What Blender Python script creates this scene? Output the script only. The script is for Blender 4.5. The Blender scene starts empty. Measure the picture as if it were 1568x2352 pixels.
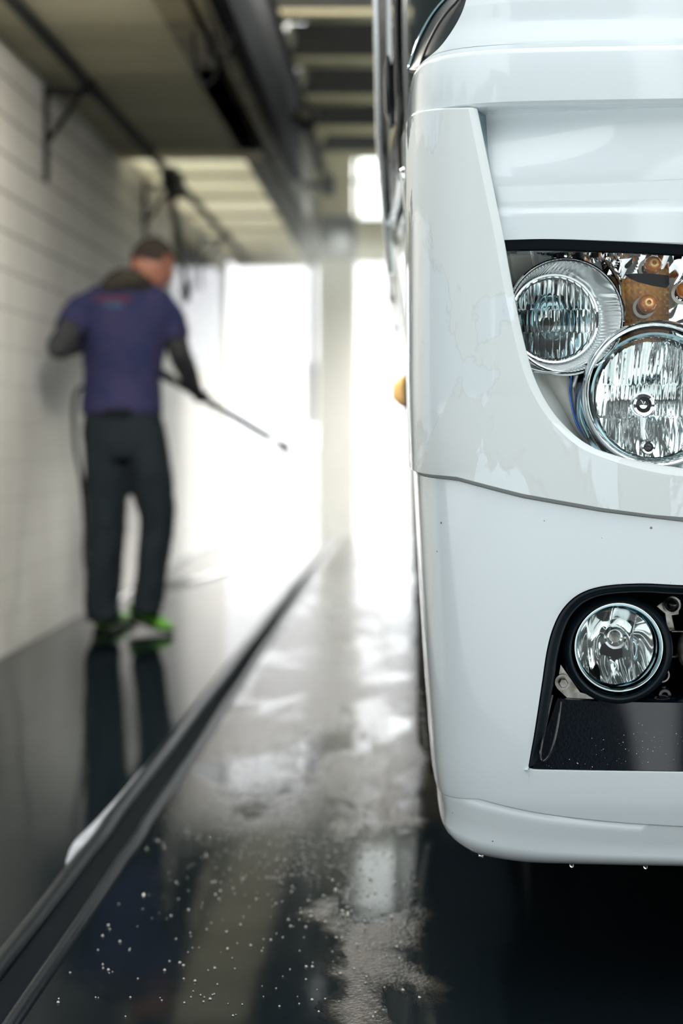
import bpy, bmesh, math, random
from mathutils import Vector, Matrix
random.seed(7)
SC = bpy.context.scene
COL = SC.collection
PI = math.pi
# ------------------------------------------------------------------ camera
F = 50.0 / 24.0 * 1568          # focal length in pixels
VX, VY, EYE = 935.0, 1000.0, 0.9
cam = bpy.data.cameras.new('camera'); camo = bpy.data.objects.new('camera', cam); COL.objects.link(camo)
cam.sensor_fit = 'HORIZONTAL'; cam.sensor_width = 24; cam.lens = 50
cam.shift_x = -(VX - 784) / 1568; cam.shift_y = (VY - 1176) / 1568
camo.location = (0, 0, EYE); camo.rotation_euler = (PI / 2, 0, 0)
cam.dof.use_dof = True; cam.dof.focus_distance = 2.12; cam.dof.aperture_fstop = 2.0
cam.clip_end = 300
SC.camera = camo
SC.view_settings.view_transform = 'Standard'; SC.view_settings.look = 'None'
SC.view_settings.exposure = 0.32; SC.view_settings.gamma = 1
SC.cycles.use_denoising = True
SC.cycles.max_bounces = 10; SC.cycles.transparent_max_bounces = 16; SC.cycles.transmission_bounces = 8
SC.cycles.caustics_reflective = False; SC.cycles.caustics_refractive = False
SC.cycles.sample_clamp_indirect = 6

# ------------------------------------------------------------------ world: overcast sky
W = bpy.data.worlds.new('world'); SC.world = W; W.use_nodes = True
def _n(nt, t, **k):
    n = nt.nodes.new(t)
    for a, b in k.items():
        if a.startswith('i_'):
            key = a[2:]; key = int(key) if key.isdigit() else key.replace('_', ' ')
            n.inputs[key].default_value = b
        else: setattr(n, a, b)
    return n
def _ramp(nt, src, stops, interp='LINEAR'):
    r = nt.nodes.new('ShaderNodeValToRGB'); r.color_ramp.interpolation = interp
    e = r.color_ramp.elements
    while len(e) < len(stops): e.new(0.5)
    for i, (p, c) in enumerate(stops):
        e[i].position = p
        if not hasattr(c, '__len__'): c = (c, c, c)
        e[i].color = (*c[:3], 1)
    nt.links.new(src, r.inputs[0]); return r.outputs[0]
def _math(nt, op, a, b=0.0, c=None):
    m = nt.nodes.new('ShaderNodeMath'); m.operation = op
    for i, v in enumerate((a, b, c)):
        if v is None: continue
        if hasattr(v, 'is_output') or isinstance(v, bpy.types.NodeSocket): nt.links.new(v, m.inputs[i])
        else: m.inputs[i].default_value = v
    return m.outputs[0]
def _mix(nt, fac, a, b, mode='MIX'):
    m = nt.nodes.new('ShaderNodeMix'); m.data_type = 'RGBA'; m.blend_type = mode
    for idx, v in ((0, fac), (6, a), (7, b)):
        if isinstance(v, bpy.types.NodeSocket): nt.links.new(v, m.inputs[idx])
        elif idx == 0: m.inputs[0].default_value = v
        else: m.inputs[idx].default_value = (*v[:3], 1)
    return m.outputs[2]
SKY_BACK, SKY_FRONT = 1.95, 3.3
def build_world():
    nt = W.node_tree; nt.nodes.clear()
    tc = nt.nodes.new('ShaderNodeTexCoord'); sp = nt.nodes.new('ShaderNodeSeparateXYZ')
    nt.links.new(tc.outputs['Generated'], sp.inputs[0])
    x, y, z = sp.outputs
    L = _ramp(nt, _math(nt, 'MULTIPLY_ADD', y, .5, .5), [(0, SKY_BACK / 8), (.5, SKY_BACK / 8), (.85, SKY_FRONT / 8), (1, SKY_FRONT / 8)])
    hi = _ramp(nt, z, [(.12, 0), (.4, 1)]); fr_ = _ramp(nt, y, [(.12, 0), (.45, 1)])
    L = _mix(nt, _math(nt, 'MULTIPLY', hi, fr_), L, (1, 1, .97))
    # unseen dark skyline added behind the camera for contrast in the reflections
    mp = nt.nodes.new('ShaderNodeMapping'); mp.inputs['Scale'].default_value = (3.2, 3.2, .9)
    nt.links.new(tc.outputs['Generated'], mp.inputs[0])
    no = _n(nt, 'ShaderNodeTexNoise', i_Scale=2.2, i_Detail=3.0); nt.links.new(mp.outputs[0], no.inputs['Vector'])
    h = _math(nt, 'MULTIPLY_ADD', no.outputs[0], .9, -.24)
    # a taller dark block added there, its gap shaped to streak the apron's reflection
    blk = _ramp(nt, _math(nt, 'MULTIPLY_ADD', x, .5, .5), [(0, 0), (.37, 0), (.375, .56), (.60, .56), (.605, .42), (.64, .42), (.645, 0), (1, 0)], 'CONSTANT')
    h = _math(nt, 'MAXIMUM', h, blk)
    gap = _ramp(nt, _math(nt, 'MULTIPLY_ADD', x, .5, .5), [(0, 1), (.5185, 0), (.5315, 1)], 'CONSTANT')
    h = _math(nt, 'MULTIPLY', h, gap)
    below = _math(nt, 'LESS_THAN', z, h)
    back = _math(nt, 'LESS_THAN', y, .25)
    dark = _math(nt, 'MULTIPLY', below, back)
    L = _mix(nt, 1.0, L, _ramp(nt, _math(nt, 'MULTIPLY_ADD', x, .5, .5), [(0, .35), (.5, .85), (1, 1.0)]), 'MULTIPLY')
    skyc = _mix(nt, 1.0, L, (0.955, 0.995, 1.02), 'MULTIPLY')
    c = _mix(nt, dark, skyc, (.007, .0075, .0075))
    bg = nt.nodes.new('ShaderNodeBackground'); bg.inputs[1].default_value = 8.0
    nt.links.new(c, bg.inputs[0])
    o = nt.nodes.new('ShaderNodeOutputWorld'); nt.links.new(bg.outputs[0], o.inputs[0])
build_world()
# low soft sun from behind the bay's far end
sun = bpy.data.lights.new('sun', 'SUN'); sun.energy = 8.0; sun.angle = math.radians(6); sun.color = (1, .97, .9)
suno = bpy.data.objects.new('sun', sun); COL.objects.link(suno)
suno.rotation_euler = Vector((-.30, -1.0, -.42)).to_track_quat('-Z', 'Y').to_euler()

# ------------------------------------------------------------------ materials
def mat(name, col, rough=.5, metal=0, coat=0, trans=0, ior=1.5, spec=.5, alpha=1):
    m = bpy.data.materials.new(name); m.use_nodes = True
    b = m.node_tree.nodes['Principled BSDF']
    b.inputs['Base Color'].default_value = (*col, 1); b.inputs['Roughness'].default_value = rough
    b.inputs['Metallic'].default_value = metal; b.inputs['Coat Weight'].default_value = coat
    b.inputs['Coat Roughness'].default_value = .04
    b.inputs['Transmission Weight'].default_value = trans; b.inputs['IOR'].default_value = ior
    b.inputs['Specular IOR Level'].default_value = spec
    return m
def P_(m): return m.node_tree.nodes['Principled BSDF']
def noise_socket(nt, scale, detail=3, vec=None, stretch=(1, 1, 1), rough=.5, dist=0):
    tc = nt.nodes.new('ShaderNodeTexCoord'); mp = nt.nodes.new('ShaderNodeMapping'); mp.inputs['Scale'].default_value = stretch
    nt.links.new(tc.outputs['Object'], mp.inputs[0])
    no = _n(nt, 'ShaderNodeTexNoise', i_Scale=scale, i_Detail=float(detail), i_Roughness=rough, i_Distortion=float(dist))
    nt.links.new(mp.outputs[0], no.inputs['Vector']); return no.outputs[0]
def add_bump(m, sock, strength=.3, dist=.01):
    nt = m.node_tree; b = nt.nodes.new('ShaderNodeBump'); b.inputs['Strength'].default_value = strength; b.inputs['Distance'].default_value = dist
    nt.links.new(sock, b.inputs['Height']); nt.links.new(b.outputs[0], P_(m).inputs['Normal']); return b
def mottled(name, c1, c2, rough, scale=3, metal=0, stretch=(1, 1, 1), bump=0, lo=.35, hi=.65, detail=4, coat=0):
    m = mat(name, c1, rough, metal, coat); nt = m.node_tree
    s = noise_socket(nt, scale, detail, stretch=stretch)
    nt.links.new(_ramp(nt, s, [(lo, c1), (hi, c2)]), P_(m).inputs['Base Color'])
    if bump: add_bump(m, noise_socket(nt, scale * 8, 3, stretch=stretch), bump)
    return m

def paint_material(name, col, specks=0.0, film=0.0):
    m = mat(name, col, .22, 0, 1.0); nt = m.node_tree; P_(m).inputs['Coat Roughness'].default_value = .03
    c = None
    tc = nt.nodes.new('ShaderNodeTexCoord')
    base = (*col, 1)
    rgb = nt.nodes.new('ShaderNodeRGB'); rgb.outputs[0].default_value = base; c = rgb.outputs[0]
    if film:        # dried soap film with a sharp tide line
        s = noise_socket(nt, 5.2, 5, stretch=(1, 1, .62), rough=.55, dist=.5)
        f = _ramp(nt, s, [(.495, 0), (.503, 1)])
        edge = _ramp(nt, s, [(.490, 0), (.497, 1), (.506, 0)])
        c = _mix(nt, _math(nt, 'MULTIPLY', f, film), c, (.66, .70, .685))
        c = _mix(nt, _math(nt, 'MULTIPLY', edge, .35), c, (.52, .52, .50))
        r = _math(nt, 'MULTIPLY_ADD', f, .33, .2); nt.links.new(r, P_(m).inputs['Roughness'])
        nt.links.new(_math(nt, 'SUBTRACT', 1.0, _math(nt, 'MULTIPLY', f, .75)), P_(m).inputs['Coat Weight'])
    if specks:      # road grit
        v = _n(nt, 'ShaderNodeTexVoronoi', i_Scale=42.0); v.feature = 'F1'
        nt.links.new(tc.outputs['Object'], v.inputs['Vector'])
        wn = nt.nodes.new('ShaderNodeTexWhiteNoise'); nt.links.new(v.outputs['Position'], wn.inputs['Vector'])
        size = _math(nt, 'MULTIPLY', _math(nt, 'POWER', wn.outputs[0], 9.0), .085 * specks)
        sp = _math(nt, 'LESS_THAN', v.outputs['Distance'], size)
        c = _mix(nt, _math(nt, 'MULTIPLY', sp, .85), c, (.06, .05, .055))
    nt.links.new(c, P_(m).inputs['Base Color'])
    add_bump(m, noise_socket(nt, 9, 2), .02, .01)
    return m
M = {}
WHITE = (.705, .775, .80)
M['paint'] = paint_material('white_paint', WHITE)
M['paint_grit'] = paint_material('white_paint_gritty', WHITE, specks=1.0)
M['paint_film'] = paint_material('white_paint_filmed', WHITE, film=.75)
M['glazing'] = mat('dark_corner_glazing', (.006, .014, .018), .45, spec=.15)
M['gap'] = mat('panel_gap_rubber', (.36, .38, .38), .5)
M['black_gloss'] = mat('black_gloss', (.006, .009, .012), .12, 0, .6)
M['black_plastic'] = mat('black_plastic', (.004, .010, .015), .34, 0, 0, spec=.3); add_bump(M['black_plastic'], noise_socket(M['black_plastic'].node_tree, 90, 3), .12, .004)
M['black_wet'] = mat('black_wet_plastic', (.001, .004, .008), .12, 0, 1.0, spec=.15)
nt = M['black_wet'].node_tree; add_bump(M['black_wet'], noise_socket(nt, 220, 3), .22, .002)
M['cavity'] = mat('dark_cavity', (.003, .005, .007), .9, spec=.05)
M['rubber'] = mat('rubber', (.012, .013, .014), .55)
M['chrome'] = mat('chrome', (.86, .89, .90), .04, 1)
M['chrome_soft'] = mat('satin_chrome', (.78, .82, .83), .16, 1)
M['chrome_dark'] = mat('tinted_chrome', (.25, .38, .42), .08, 1)
M['blue_reflection'] = mat('blue_reflection_tint', (.05, .18, .62), .12, 1)  # blue streak of reflected light put into the colour
M['steel'] = mottled('zinc_steel', (.36, .36, .34), (.16, .145, .125), .3, 60, 1)
M['bowl'] = mat('reflector_aluminium', (.90, .92, .92), .05, 1)
M['ribbed'] = mat('ribbed_bezel', (.72, .75, .76), .22, .75)
nt = M['ribbed'].node_tree
wv = _n(nt, 'ShaderNodeTexWave', i_Scale=95.0); wv.bands_direction = 'DIAGONAL'
tc = nt.nodes.new('ShaderNodeTexCoord'); nt.links.new(tc.outputs['Object'], wv.inputs['Vector']); add_bump(M['ribbed'], wv.outputs[1], .35, .002)
M['amber'] = mat('amber_plastic', (1.0, .60, .22), .2, .1)
M['frost'] = mat('pale_bezel_plastic', (.80, .84, .84), .13, .35, .5)
M['hood_black'] = mat('matte_black_hood', (.002, .004, .006), .6, spec=.04)
M['amber_glass'] = mat('amber_glass', (.95, .30, .05), .08, 0, .5, trans=.35)
M['socket'] = mat('cream_socket', (.74, .74, .68), .4)
M['grey_pad'] = mottled('grey_beige_plastic', (.66, .67, .61), (.55, .56, .52), .45, 25)
M['glass'] = mat('clear_glass', (.97, 1, 1), .0, 0, 0, 1, 1.45)
M['flute'] = mat('fluted_glass', (.97, 1, 1), .0, 0, 0, 1, 1.35)
def thin_glass(name, tint, ior=1.5, gl=1.0):
    m = bpy.data.materials.new(name); m.use_nodes = True; nt = m.node_tree; nt.nodes.clear()
    t = _n(nt, 'ShaderNodeBsdfTransparent'); t.inputs[0].default_value = (*tint, 1)
    g = _n(nt, 'ShaderNodeBsdfGlossy'); g.inputs['Roughness'].default_value = .01
    fr = _n(nt, 'ShaderNodeFresnel', i_IOR=ior)
    mx = nt.nodes.new('ShaderNodeMixShader'); nt.links.new(_math(nt, 'MULTIPLY', fr.outputs[0], gl), mx.inputs[0])
    nt.links.new(t.outputs[0], mx.inputs[1]); nt.links.new(g.outputs[0], mx.inputs[2])
    o = nt.nodes.new('ShaderNodeOutputMaterial'); nt.links.new(mx.outputs[0], o.inputs[0]); return m
M['cover'] = thin_glass('headlight_cover_polycarbonate', (.97, .99, .985), 1.4, .7)
M['pane'] = thin_glass('window_pane', (.95, .97, .95), 1.4)
M['tint'] = mat('tinted_window_glass', (.020, .020, .018), .03, 0, 0, ior=1.6)
M['sheet'] = bpy.data.materials.new('lit_through_sheet'); M['sheet'].use_nodes = True; nt = M['sheet'].node_tree; nt.nodes.clear()  # lets sky through, added so the far soffit looks lit
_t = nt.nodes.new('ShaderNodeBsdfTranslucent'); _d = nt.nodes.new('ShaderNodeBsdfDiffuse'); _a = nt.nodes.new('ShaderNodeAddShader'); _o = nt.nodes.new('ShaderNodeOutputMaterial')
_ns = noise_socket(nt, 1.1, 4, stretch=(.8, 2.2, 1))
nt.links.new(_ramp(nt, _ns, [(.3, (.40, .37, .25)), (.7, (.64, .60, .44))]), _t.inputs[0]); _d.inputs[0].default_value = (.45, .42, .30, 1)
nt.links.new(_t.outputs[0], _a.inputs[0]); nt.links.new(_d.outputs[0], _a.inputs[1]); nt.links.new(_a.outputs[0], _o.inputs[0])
M['soffit_shaded'] = mottled('shaded_soffit_panel', (.30, .28, .195), (.23, .215, .15), .8, 1.4, stretch=(.5, 2, 1))  # near soffit, shade put into its darker colour
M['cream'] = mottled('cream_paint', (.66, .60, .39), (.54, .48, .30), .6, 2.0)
M['cream2'] = mottled('lit_soffit', (.70, .66, .47), (.58, .54, .38), .6, 1.2, stretch=(.6, 2.5, 1))  # far soffit tone with light put into the colour, unused
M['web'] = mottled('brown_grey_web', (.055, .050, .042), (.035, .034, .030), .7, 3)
M['fascia'] = mottled('stained_fascia', (.17, .15, .085), (.07, .062, .038), .7, 2.2, stretch=(1, 3, .6))
M['black_steel'] = mat('black_steel', (.008, .009, .010), .75, spec=.2)
M['outdoor'] = mottled('outdoor_concrete', (.12, .123, .12), (.10, .103, .10), .8, .8)
M['forecourt'] = mottled('forecourt_concrete', (.40, .41, .41), (.32, .33, .33), .7, .6)
M['right_wall'] = mottled('right_wall_concrete', (.35, .34, .3), (.28, .27, .24), .8, 1)
M['hose'] = mat('black_hose_rubber', (.014, .02, .02), .35)

def wall_material():
    m = mat('board_wall', (.6, .6, .56), .62); nt = m.node_tree
    tc = nt.nodes.new('ShaderNodeTexCoord'); sp = nt.nodes.new('ShaderNodeSeparateXYZ'); nt.links.new(tc.outputs['Object'], sp.inputs[0])
    z = sp.outputs[2]; y = sp.outputs[1]
    fz = _math(nt, 'FRACT', _math(nt, 'DIVIDE', z, .157))
    joint = _ramp(nt, fz, [(0, 1), (.05, 1), (.12, 0), (1, 0)])
    upper = _ramp(nt, z, [(.0, .12), (1.0, .35)])
    up2 = _math(nt, 'MINIMUM', _math(nt, 'MULTIPLY', _math(nt, 'MAXIMUM', _math(nt, 'SUBTRACT', z, 1.0), .12), .9), .75)
    j = _math(nt, 'MULTIPLY', joint, up2)
    fy = _math(nt, 'FRACT', _math(nt, 'DIVIDE', _math(nt, 'ADD', y, .26), 1.22))
    vj = _math(nt, 'MULTIPLY', _ramp(nt, fy, [(0, 1), (.006, 1), (.02, 0), (1, 0)]), .3)
    n1 = noise_socket(nt, 1.3, 5, stretch=(1, 1, .35)); n2 = noise_socket(nt, 9, 4, stretch=(1, 1.5, .3))
    c = _ramp(nt, n1, [(.3, (.72, .69, .63)), (.55, (.84, .83, .79)), (.75, (.88, .88, .85))])
    c = _mix(nt, _math(nt, 'MULTIPLY', n2, .35), c, (.42, .41, .37))
    c = _mix(nt, _math(nt, 'MAXIMUM', j, vj), c, (.10, .095, .075))
    nt.links.new(c, P_(m).inputs['Base Color'])
    add_bump(m, _math(nt, 'SUBTRACT', 0.0, j), .3, .01)
    return m
M['wall'] = wall_material()

def floor_material():
    m = mat('wet_dark_asphalt', (.012, .016, .018), .1, spec=.36); nt = m.node_tree; p = P_(m)
    tc = nt.nodes.new('ShaderNodeTexCoord'); sp = nt.nodes.new('ShaderNodeSeparateXYZ'); nt.links.new(tc.outputs['Object'], sp.inputs[0])
    x = sp.outputs[0]
    right = _ramp(nt, _math(nt, 'ADD', x, 1.05), [(.42, 0), (.50, 1)])   # the driven lane right of the drain is rougher
    pud = noise_socket(nt, 3.4, 6, stretch=(1, .55, 1), dist=.4, rough=.6)
    wet = _ramp(nt, pud, [(.43, 1), (.51, 0)])          # 1 = standing water
    dry = _math(nt, 'SUBTRACT', 1.0, wet)
    sheen_band = _ramp(nt, _math(nt, 'ADD', _math(nt, 'MULTIPLY_ADD', noise_socket(nt, 5.0, 4), .34, -.17), _math(nt, 'ADD', x, .5)), [(.34, 0), (.41, 1), (.47, 1), (.54, 0)])  # band of reflected sheen put into the floor's roughness and tone
    far = _ramp(nt, _math(nt, 'MULTIPLY', sp.outputs[1], .1), [(.31, 0), (.44, 1)])
    dry = _math(nt, 'MULTIPLY', dry, _math(nt, 'MAXIMUM', sheen_band, far))
    rough_mask = _math(nt, 'MULTIPLY', right, dry)
    base = _mix(nt, rough_mask, (.004, .007, .009), (.045, .038, .028))
    nt.links.new(base, p.inputs['Base Color'])
    n_l = noise_socket(nt, 14, 3)
    nt.links.new(_math(nt, 'MULTIPLY_ADD', rough_mask, .09, .075), p.inputs['Roughness'])
    nt.links.new(_math(nt, 'MULTIPLY_ADD', right, .18, .12), p.inputs['Specular IOR Level'])
    grit = noise_socket(nt, 300, 2, rough=.6)
    vor = _n(nt, 'ShaderNodeTexVoronoi', i_Scale=150.0); nt.links.new(tc.outputs['Object'], vor.inputs['Vector'])
    hgt = _math(nt, 'MULTIPLY', _math(nt, 'ADD', grit, vor.outputs['Distance']), rough_mask)
    big = noise_socket(nt, 5, 2)
    hh = _math(nt, 'MULTIPLY_ADD', big, .6, hgt)
    b = add_bump(m, hh, .30, .003)
    p.inputs['IOR'].default_value = 1.33
    return m
M['floor'] = floor_material()
M['foam'] = mottled('soap_foam', (.34, .36, .41), (.24, .26, .30), .6, 30, bump=.3)
M['bead'] = mat('water_bead', (1, 1, 1), .0, 0, 0, 1, 1.33)
# ------------------------------------------------------------------ mesh helpers
WORLD = {}      # roots whose children are given in world coordinates
class MB:
    def __init__(s): s.v = []; s.f = []
    def add(s, vs, fs):
        o = len(s.v); s.v += [Vector(v) for v in vs]; s.f += [tuple(i + o for i in f) for f in fs]; return s
    def box(s, c, size, rot=None):
        c = Vector(c); hx, hy, hz = [a / 2 for a in size]; R = rot or Matrix.Identity(3)
        vs = [c + R @ Vector((x * hx, y * hy, z * hz)) for x in (-1, 1) for y in (-1, 1) for z in (-1, 1)]
        return s.add(vs, [(0, 1, 3, 2), (4, 6, 7, 5), (0, 4, 5, 1), (2, 3, 7, 6), (0, 2, 6, 4), (1, 5, 7, 3)])
    def bb(s, a, b): return s.box([(p + q) / 2 for p, q in zip(a, b)], [abs(q - p) for p, q in zip(a, b)])
    def grid(s, rows, close_u=False, close_v=False):
        nv, nu = len(rows), len(rows[0]); vs = [p for r in rows for p in r]; fs = []
        for j in range(nv - (0 if close_v else 1)):
            for i in range(nu - (0 if close_u else 1)):
                a = j * nu + i; b = j * nu + (i + 1) % nu; c = ((j + 1) % nv) * nu + (i + 1) % nu; d = ((j + 1) % nv) * nu + i
                fs.append((a, b, c, d))
        return s.add(vs, fs)
    def tube(s, pts, r, seg=10, cap=True):
        pts = [Vector(p) for p in pts]; rr = r if hasattr(r, '__len__') else [r] * len(pts)
        rows = []; prev = None
        for i, p in enumerate(pts):
            t = (pts[min(i + 1, len(pts) - 1)] - pts[max(i - 1, 0)]).normalized()
            if prev is None: n = t.orthogonal().normalized()
            else:
                n = (prev - t * prev.dot(t))
                n = n.normalized() if n.length > 1e-6 else t.orthogonal().normalized()
            prev = n; b = t.cross(n)
            rows.append([p + (n * math.cos(a) + b * math.sin(a)) * rr[i] for a in [2 * PI * k / seg for k in range(seg)]])
        o = len(s.v); s.grid(rows, close_u=True)
        if cap:
            s.f.append(tuple(range(o, o + seg))[::-1]); e = len(s.v) - seg; s.f.append(tuple(range(e, e + seg)))
        return s
    def lathe(s, prof, c, axis=(0, -1, 0), seg=48, xs=1.0):
        """prof: (radius, distance along axis)"""
        c = Vector(c); ax = Vector(axis).normalized(); u = ax.cross(Vector((0, 0, 1)))
        u = u.normalized() if u.length > 1e-5 else Vector((1, 0, 0)); w = u.cross(ax)
        rows = [[c + ax * h + (u * math.cos(a) * xs + w * math.sin(a)) * max(r, 1e-5) for a in [2 * PI * k / seg for k in range(seg)]] for r, h in prof]
        return s.grid(rows, close_u=True)
    def prism(s, poly, y0, y1, axis='y'):
        n = len(poly)
        def q(a, b, t): return {'y': (a, t, b), 'x': (t, a, b), 'z': (a, b, t)}[axis]
        vs = [q(a, b, y0) for a, b in poly] + [q(a, b, y1) for a, b in poly]
        fs = [tuple(range(n)), tuple(range(2 * n - 1, n - 1, -1))] + [(i, (i + 1) % n + 0, (i + 1) % n + n, i + n) for i in range(n)]
        return s.add(vs, fs)
    def build(s, name, m, parent=None, smooth=True, merge=0.0, ang=40, solid=0, off=-1, bevel=0, mirror=None):
        me = bpy.data.meshes.new(name); me.from_pydata(s.v, [], s.f); me.materials.append(m)
        bm = bmesh.new(); bm.from_mesh(me)
        if merge: bmesh.ops.remove_doubles(bm, verts=bm.verts, dist=merge)
        bmesh.ops.recalc_face_normals(bm, faces=bm.faces)
        bm.to_mesh(me); bm.free()
        o = bpy.data.objects.new(name, me); COL.objects.link(o)
        if parent:
            o.parent = parent
            if WORLD.get(parent.name): o.matrix_parent_inverse = Matrix.Translation(-WORLD[parent.name])
        for p in me.polygons: p.use_smooth = smooth
        if smooth and ang: 
            try: me.set_sharp_from_angle(angle=math.radians(ang))
            except Exception: pass
        if mirror is not None:
            md = o.modifiers.new('mirror', 'MIRROR'); md.use_axis = (True, False, False); md.mirror_object = mirror; md.merge_threshold = .0005
        if solid: md = o.modifiers.new('solid', 'SOLIDIFY'); md.thickness = solid; md.offset = off
        if bevel: md = o.modifiers.new('bevel', 'BEVEL'); md.width = bevel; md.segments = 2; md.limit_method = 'ANGLE'; md.angle_limit = math.radians(50)
        return o
def tag(o, label=None, cat=None, group=None, kind=None):
    if label: o['label'] = label
    if cat: o['category'] = cat
    if group: o['group'] = group
    if kind: o['kind'] = kind
    return o
def empty(name, loc=(0, 0, 0), parent=None):
    o = bpy.data.objects.new(name, None); COL.objects.link(o); o.location = loc; o.empty_display_size = .1
    if parent:
        o.parent = parent
        if WORLD.get(parent.name): o.matrix_parent_inverse = Matrix.Translation(-WORLD[parent.name])
    return o
def root_at(name, loc):      # Empty whose children are built in world space
    return empty(name, (0, 0, 0))
def cr(pts, n):
    """Catmull-Rom resample of a list of tuples"""
    pts = [Vector(p) for p in pts]; out = []
    m = len(pts) - 1
    for k in range(n):
        t = k / (n - 1) * m; i = min(int(t), m - 1); f = t - i
        p1, p2 = pts[i], pts[i + 1]; p0 = pts[i - 1] if i > 0 else p1 * 2 - p2; p3 = pts[i + 2] if i + 2 <= m else p2 * 2 - p1
        out.append(.5 * ((2 * p1) + (p2 - p0) * f + (2 * p0 - 5 * p1 + 4 * p2 - p3) * f * f + (3 * p1 - p0 - 3 * p2 + p3) * f ** 3))
    return out
def hermite(tab):
    xs = [a for a, b in tab]; ys = [b for a, b in tab]; n = len(xs)
    d = [(ys[i + 1] - ys[i]) / (xs[i + 1] - xs[i]) for i in range(n - 1)]
    ms = [d[0]] + [0 if d[i - 1] * d[i] <= 0 else 2 * d[i - 1] * d[i] / (d[i - 1] + d[i]) for i in range(1, n - 1)] + [d[-1]]
    def f(x):
        if x <= xs[0]: return ys[0]
        if x >= xs[-1]: return ys[-1]
        i = max(k for k in range(n - 1) if xs[k] <= x); h = xs[i + 1] - xs[i]; t = (x - xs[i]) / h
        return ys[i] * (2 * t ** 3 - 3 * t * t + 1) + h * ms[i] * (t ** 3 - 2 * t * t + t) + ys[i + 1] * (3 * t * t - 2 * t ** 3) + h * ms[i + 1] * (t ** 3 - t * t)
    return f
def lerp(a, b, t): return a + (b - a) * t
def sstep(a, b, x): t = max(0, min(1, (x - a) / (b - a))); return t * t * (3 - 2 * t)
def Q(px, py, D): return Vector(((px - VX) * D / F, D, EYE - (py - VY) * D / F))   # a measured point of the photo at distance D

# ================================================================== THE BAY
LX, SOFZ, FX, CZ, END = -1.64, 2.50, -.82, 3.50, 13.0
def struct(mb, name, m, label=None, smooth=False, **k):
    o = mb.build(name, m, smooth=smooth, **k); o['kind'] = 'structure'
    if label: o['label'] = label; 
    return o
fl = MB(); nx, ny = 2, 2
fl.add([(-14, 1.0, 0), (14, 1.0, 0), (14, END + .2, 0), (-14, END + .2, 0)], [(0, 1, 2, 3)])
struct(fl, 'floor', M['floor'], 'wet black asphalt floor of the wash bay')
g = MB(); g.add([(-60, END + .2, -.01), (60, END + .2, -.01), (60, 90, -.01), (-60, 90, -.01)], [(0, 1, 2, 3)])
struct(g, 'ground', M['outdoor'], 'pale sunlit concrete yard beyond the bay')
g = MB(); g.add([(-40, -40, -.002), (40, -40, -.002), (40, 1.0, -.002), (-40, 1.0, -.002)], [(0, 1, 2, 3)])
struct(g, 'ground', M['forecourt'], 'pale dry concrete forecourt in front of the bay')
# left wall with a bright window opening
wl = MB(); T = .05
W0, W1, WZ0, WZ1 = 9.9, 12.98, 1.36, 2.42
wl.bb((LX - T, 2.6, 0), (LX, W0, 3.7)).bb((LX - T, W1, 0), (LX, END, 3.7)).bb((LX - T, W0, 0), (LX, W1, WZ0)).bb((LX - T, W0, WZ1), (LX, W1, 3.7))
struct(wl, 'wall_left', M['wall'], 'pale boarded concrete wall on the left')
# side window
wroot = root_at('window_1', 0); wroot['kind'] = 'structure'
m_ = MB(); fr = .05
for a, b in (((LX - .045, W0, WZ0), (LX - .005, W0 + fr, WZ1)), ((LX - .045, W1 - fr, WZ0), (LX - .005, W1, WZ1)), ((LX - .045, W0, WZ0), (LX - .005, W1, WZ0 + fr)), ((LX - .045, W0, WZ1 - fr), (LX - .005, W1, WZ1))): m_.bb(a, b)
m_.build('window_frame', M['cream'], wroot, smooth=False)
MB().bb((LX - .03, W0 + fr, WZ0 + fr), (LX - .024, W1 - fr, WZ1 - fr)).build('window_pane', M['pane'], wroot, smooth=False)
# lower soffit in two tones: shade put into the near colour, light into the far
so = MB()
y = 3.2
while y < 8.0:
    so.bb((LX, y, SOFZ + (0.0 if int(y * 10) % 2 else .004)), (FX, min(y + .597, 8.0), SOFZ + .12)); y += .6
struct(so, 'ceiling_near', M['soffit_shaded'], 'near panels of the low ceiling, shade put into their dull olive colour')
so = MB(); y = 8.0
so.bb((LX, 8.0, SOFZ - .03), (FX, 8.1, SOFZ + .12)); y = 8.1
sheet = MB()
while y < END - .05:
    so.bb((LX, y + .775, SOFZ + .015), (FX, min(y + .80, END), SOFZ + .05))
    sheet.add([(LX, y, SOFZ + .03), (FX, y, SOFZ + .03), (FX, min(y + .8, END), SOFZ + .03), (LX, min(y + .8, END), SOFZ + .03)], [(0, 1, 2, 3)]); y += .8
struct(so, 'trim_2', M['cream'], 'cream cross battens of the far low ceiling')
struct(sheet, 'ceiling_far', M['sheet'], 'far bays of the low ceiling, made pale and translucent to look lit')
# fascia between the low ceiling and the high ceiling
struct(MB().bb((FX - .12, 5.0, SOFZ), (FX, END, CZ + .3)), 'wall_fascia', M['fascia'], 'stained vertical fascia above the low ceiling')
sk = MB()  # unseen roof glazing, added so sky light brightens the bay
for k in range(6): sk.bb((FX - .1, 7.9 + k * 1.05, CZ + .29), (3.0, 8.86 + k * 1.05, CZ + .30))
struct(sk, 'ceiling', M['pane'], 'clear panes added between the high roof beams to let light into the bay')
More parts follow.
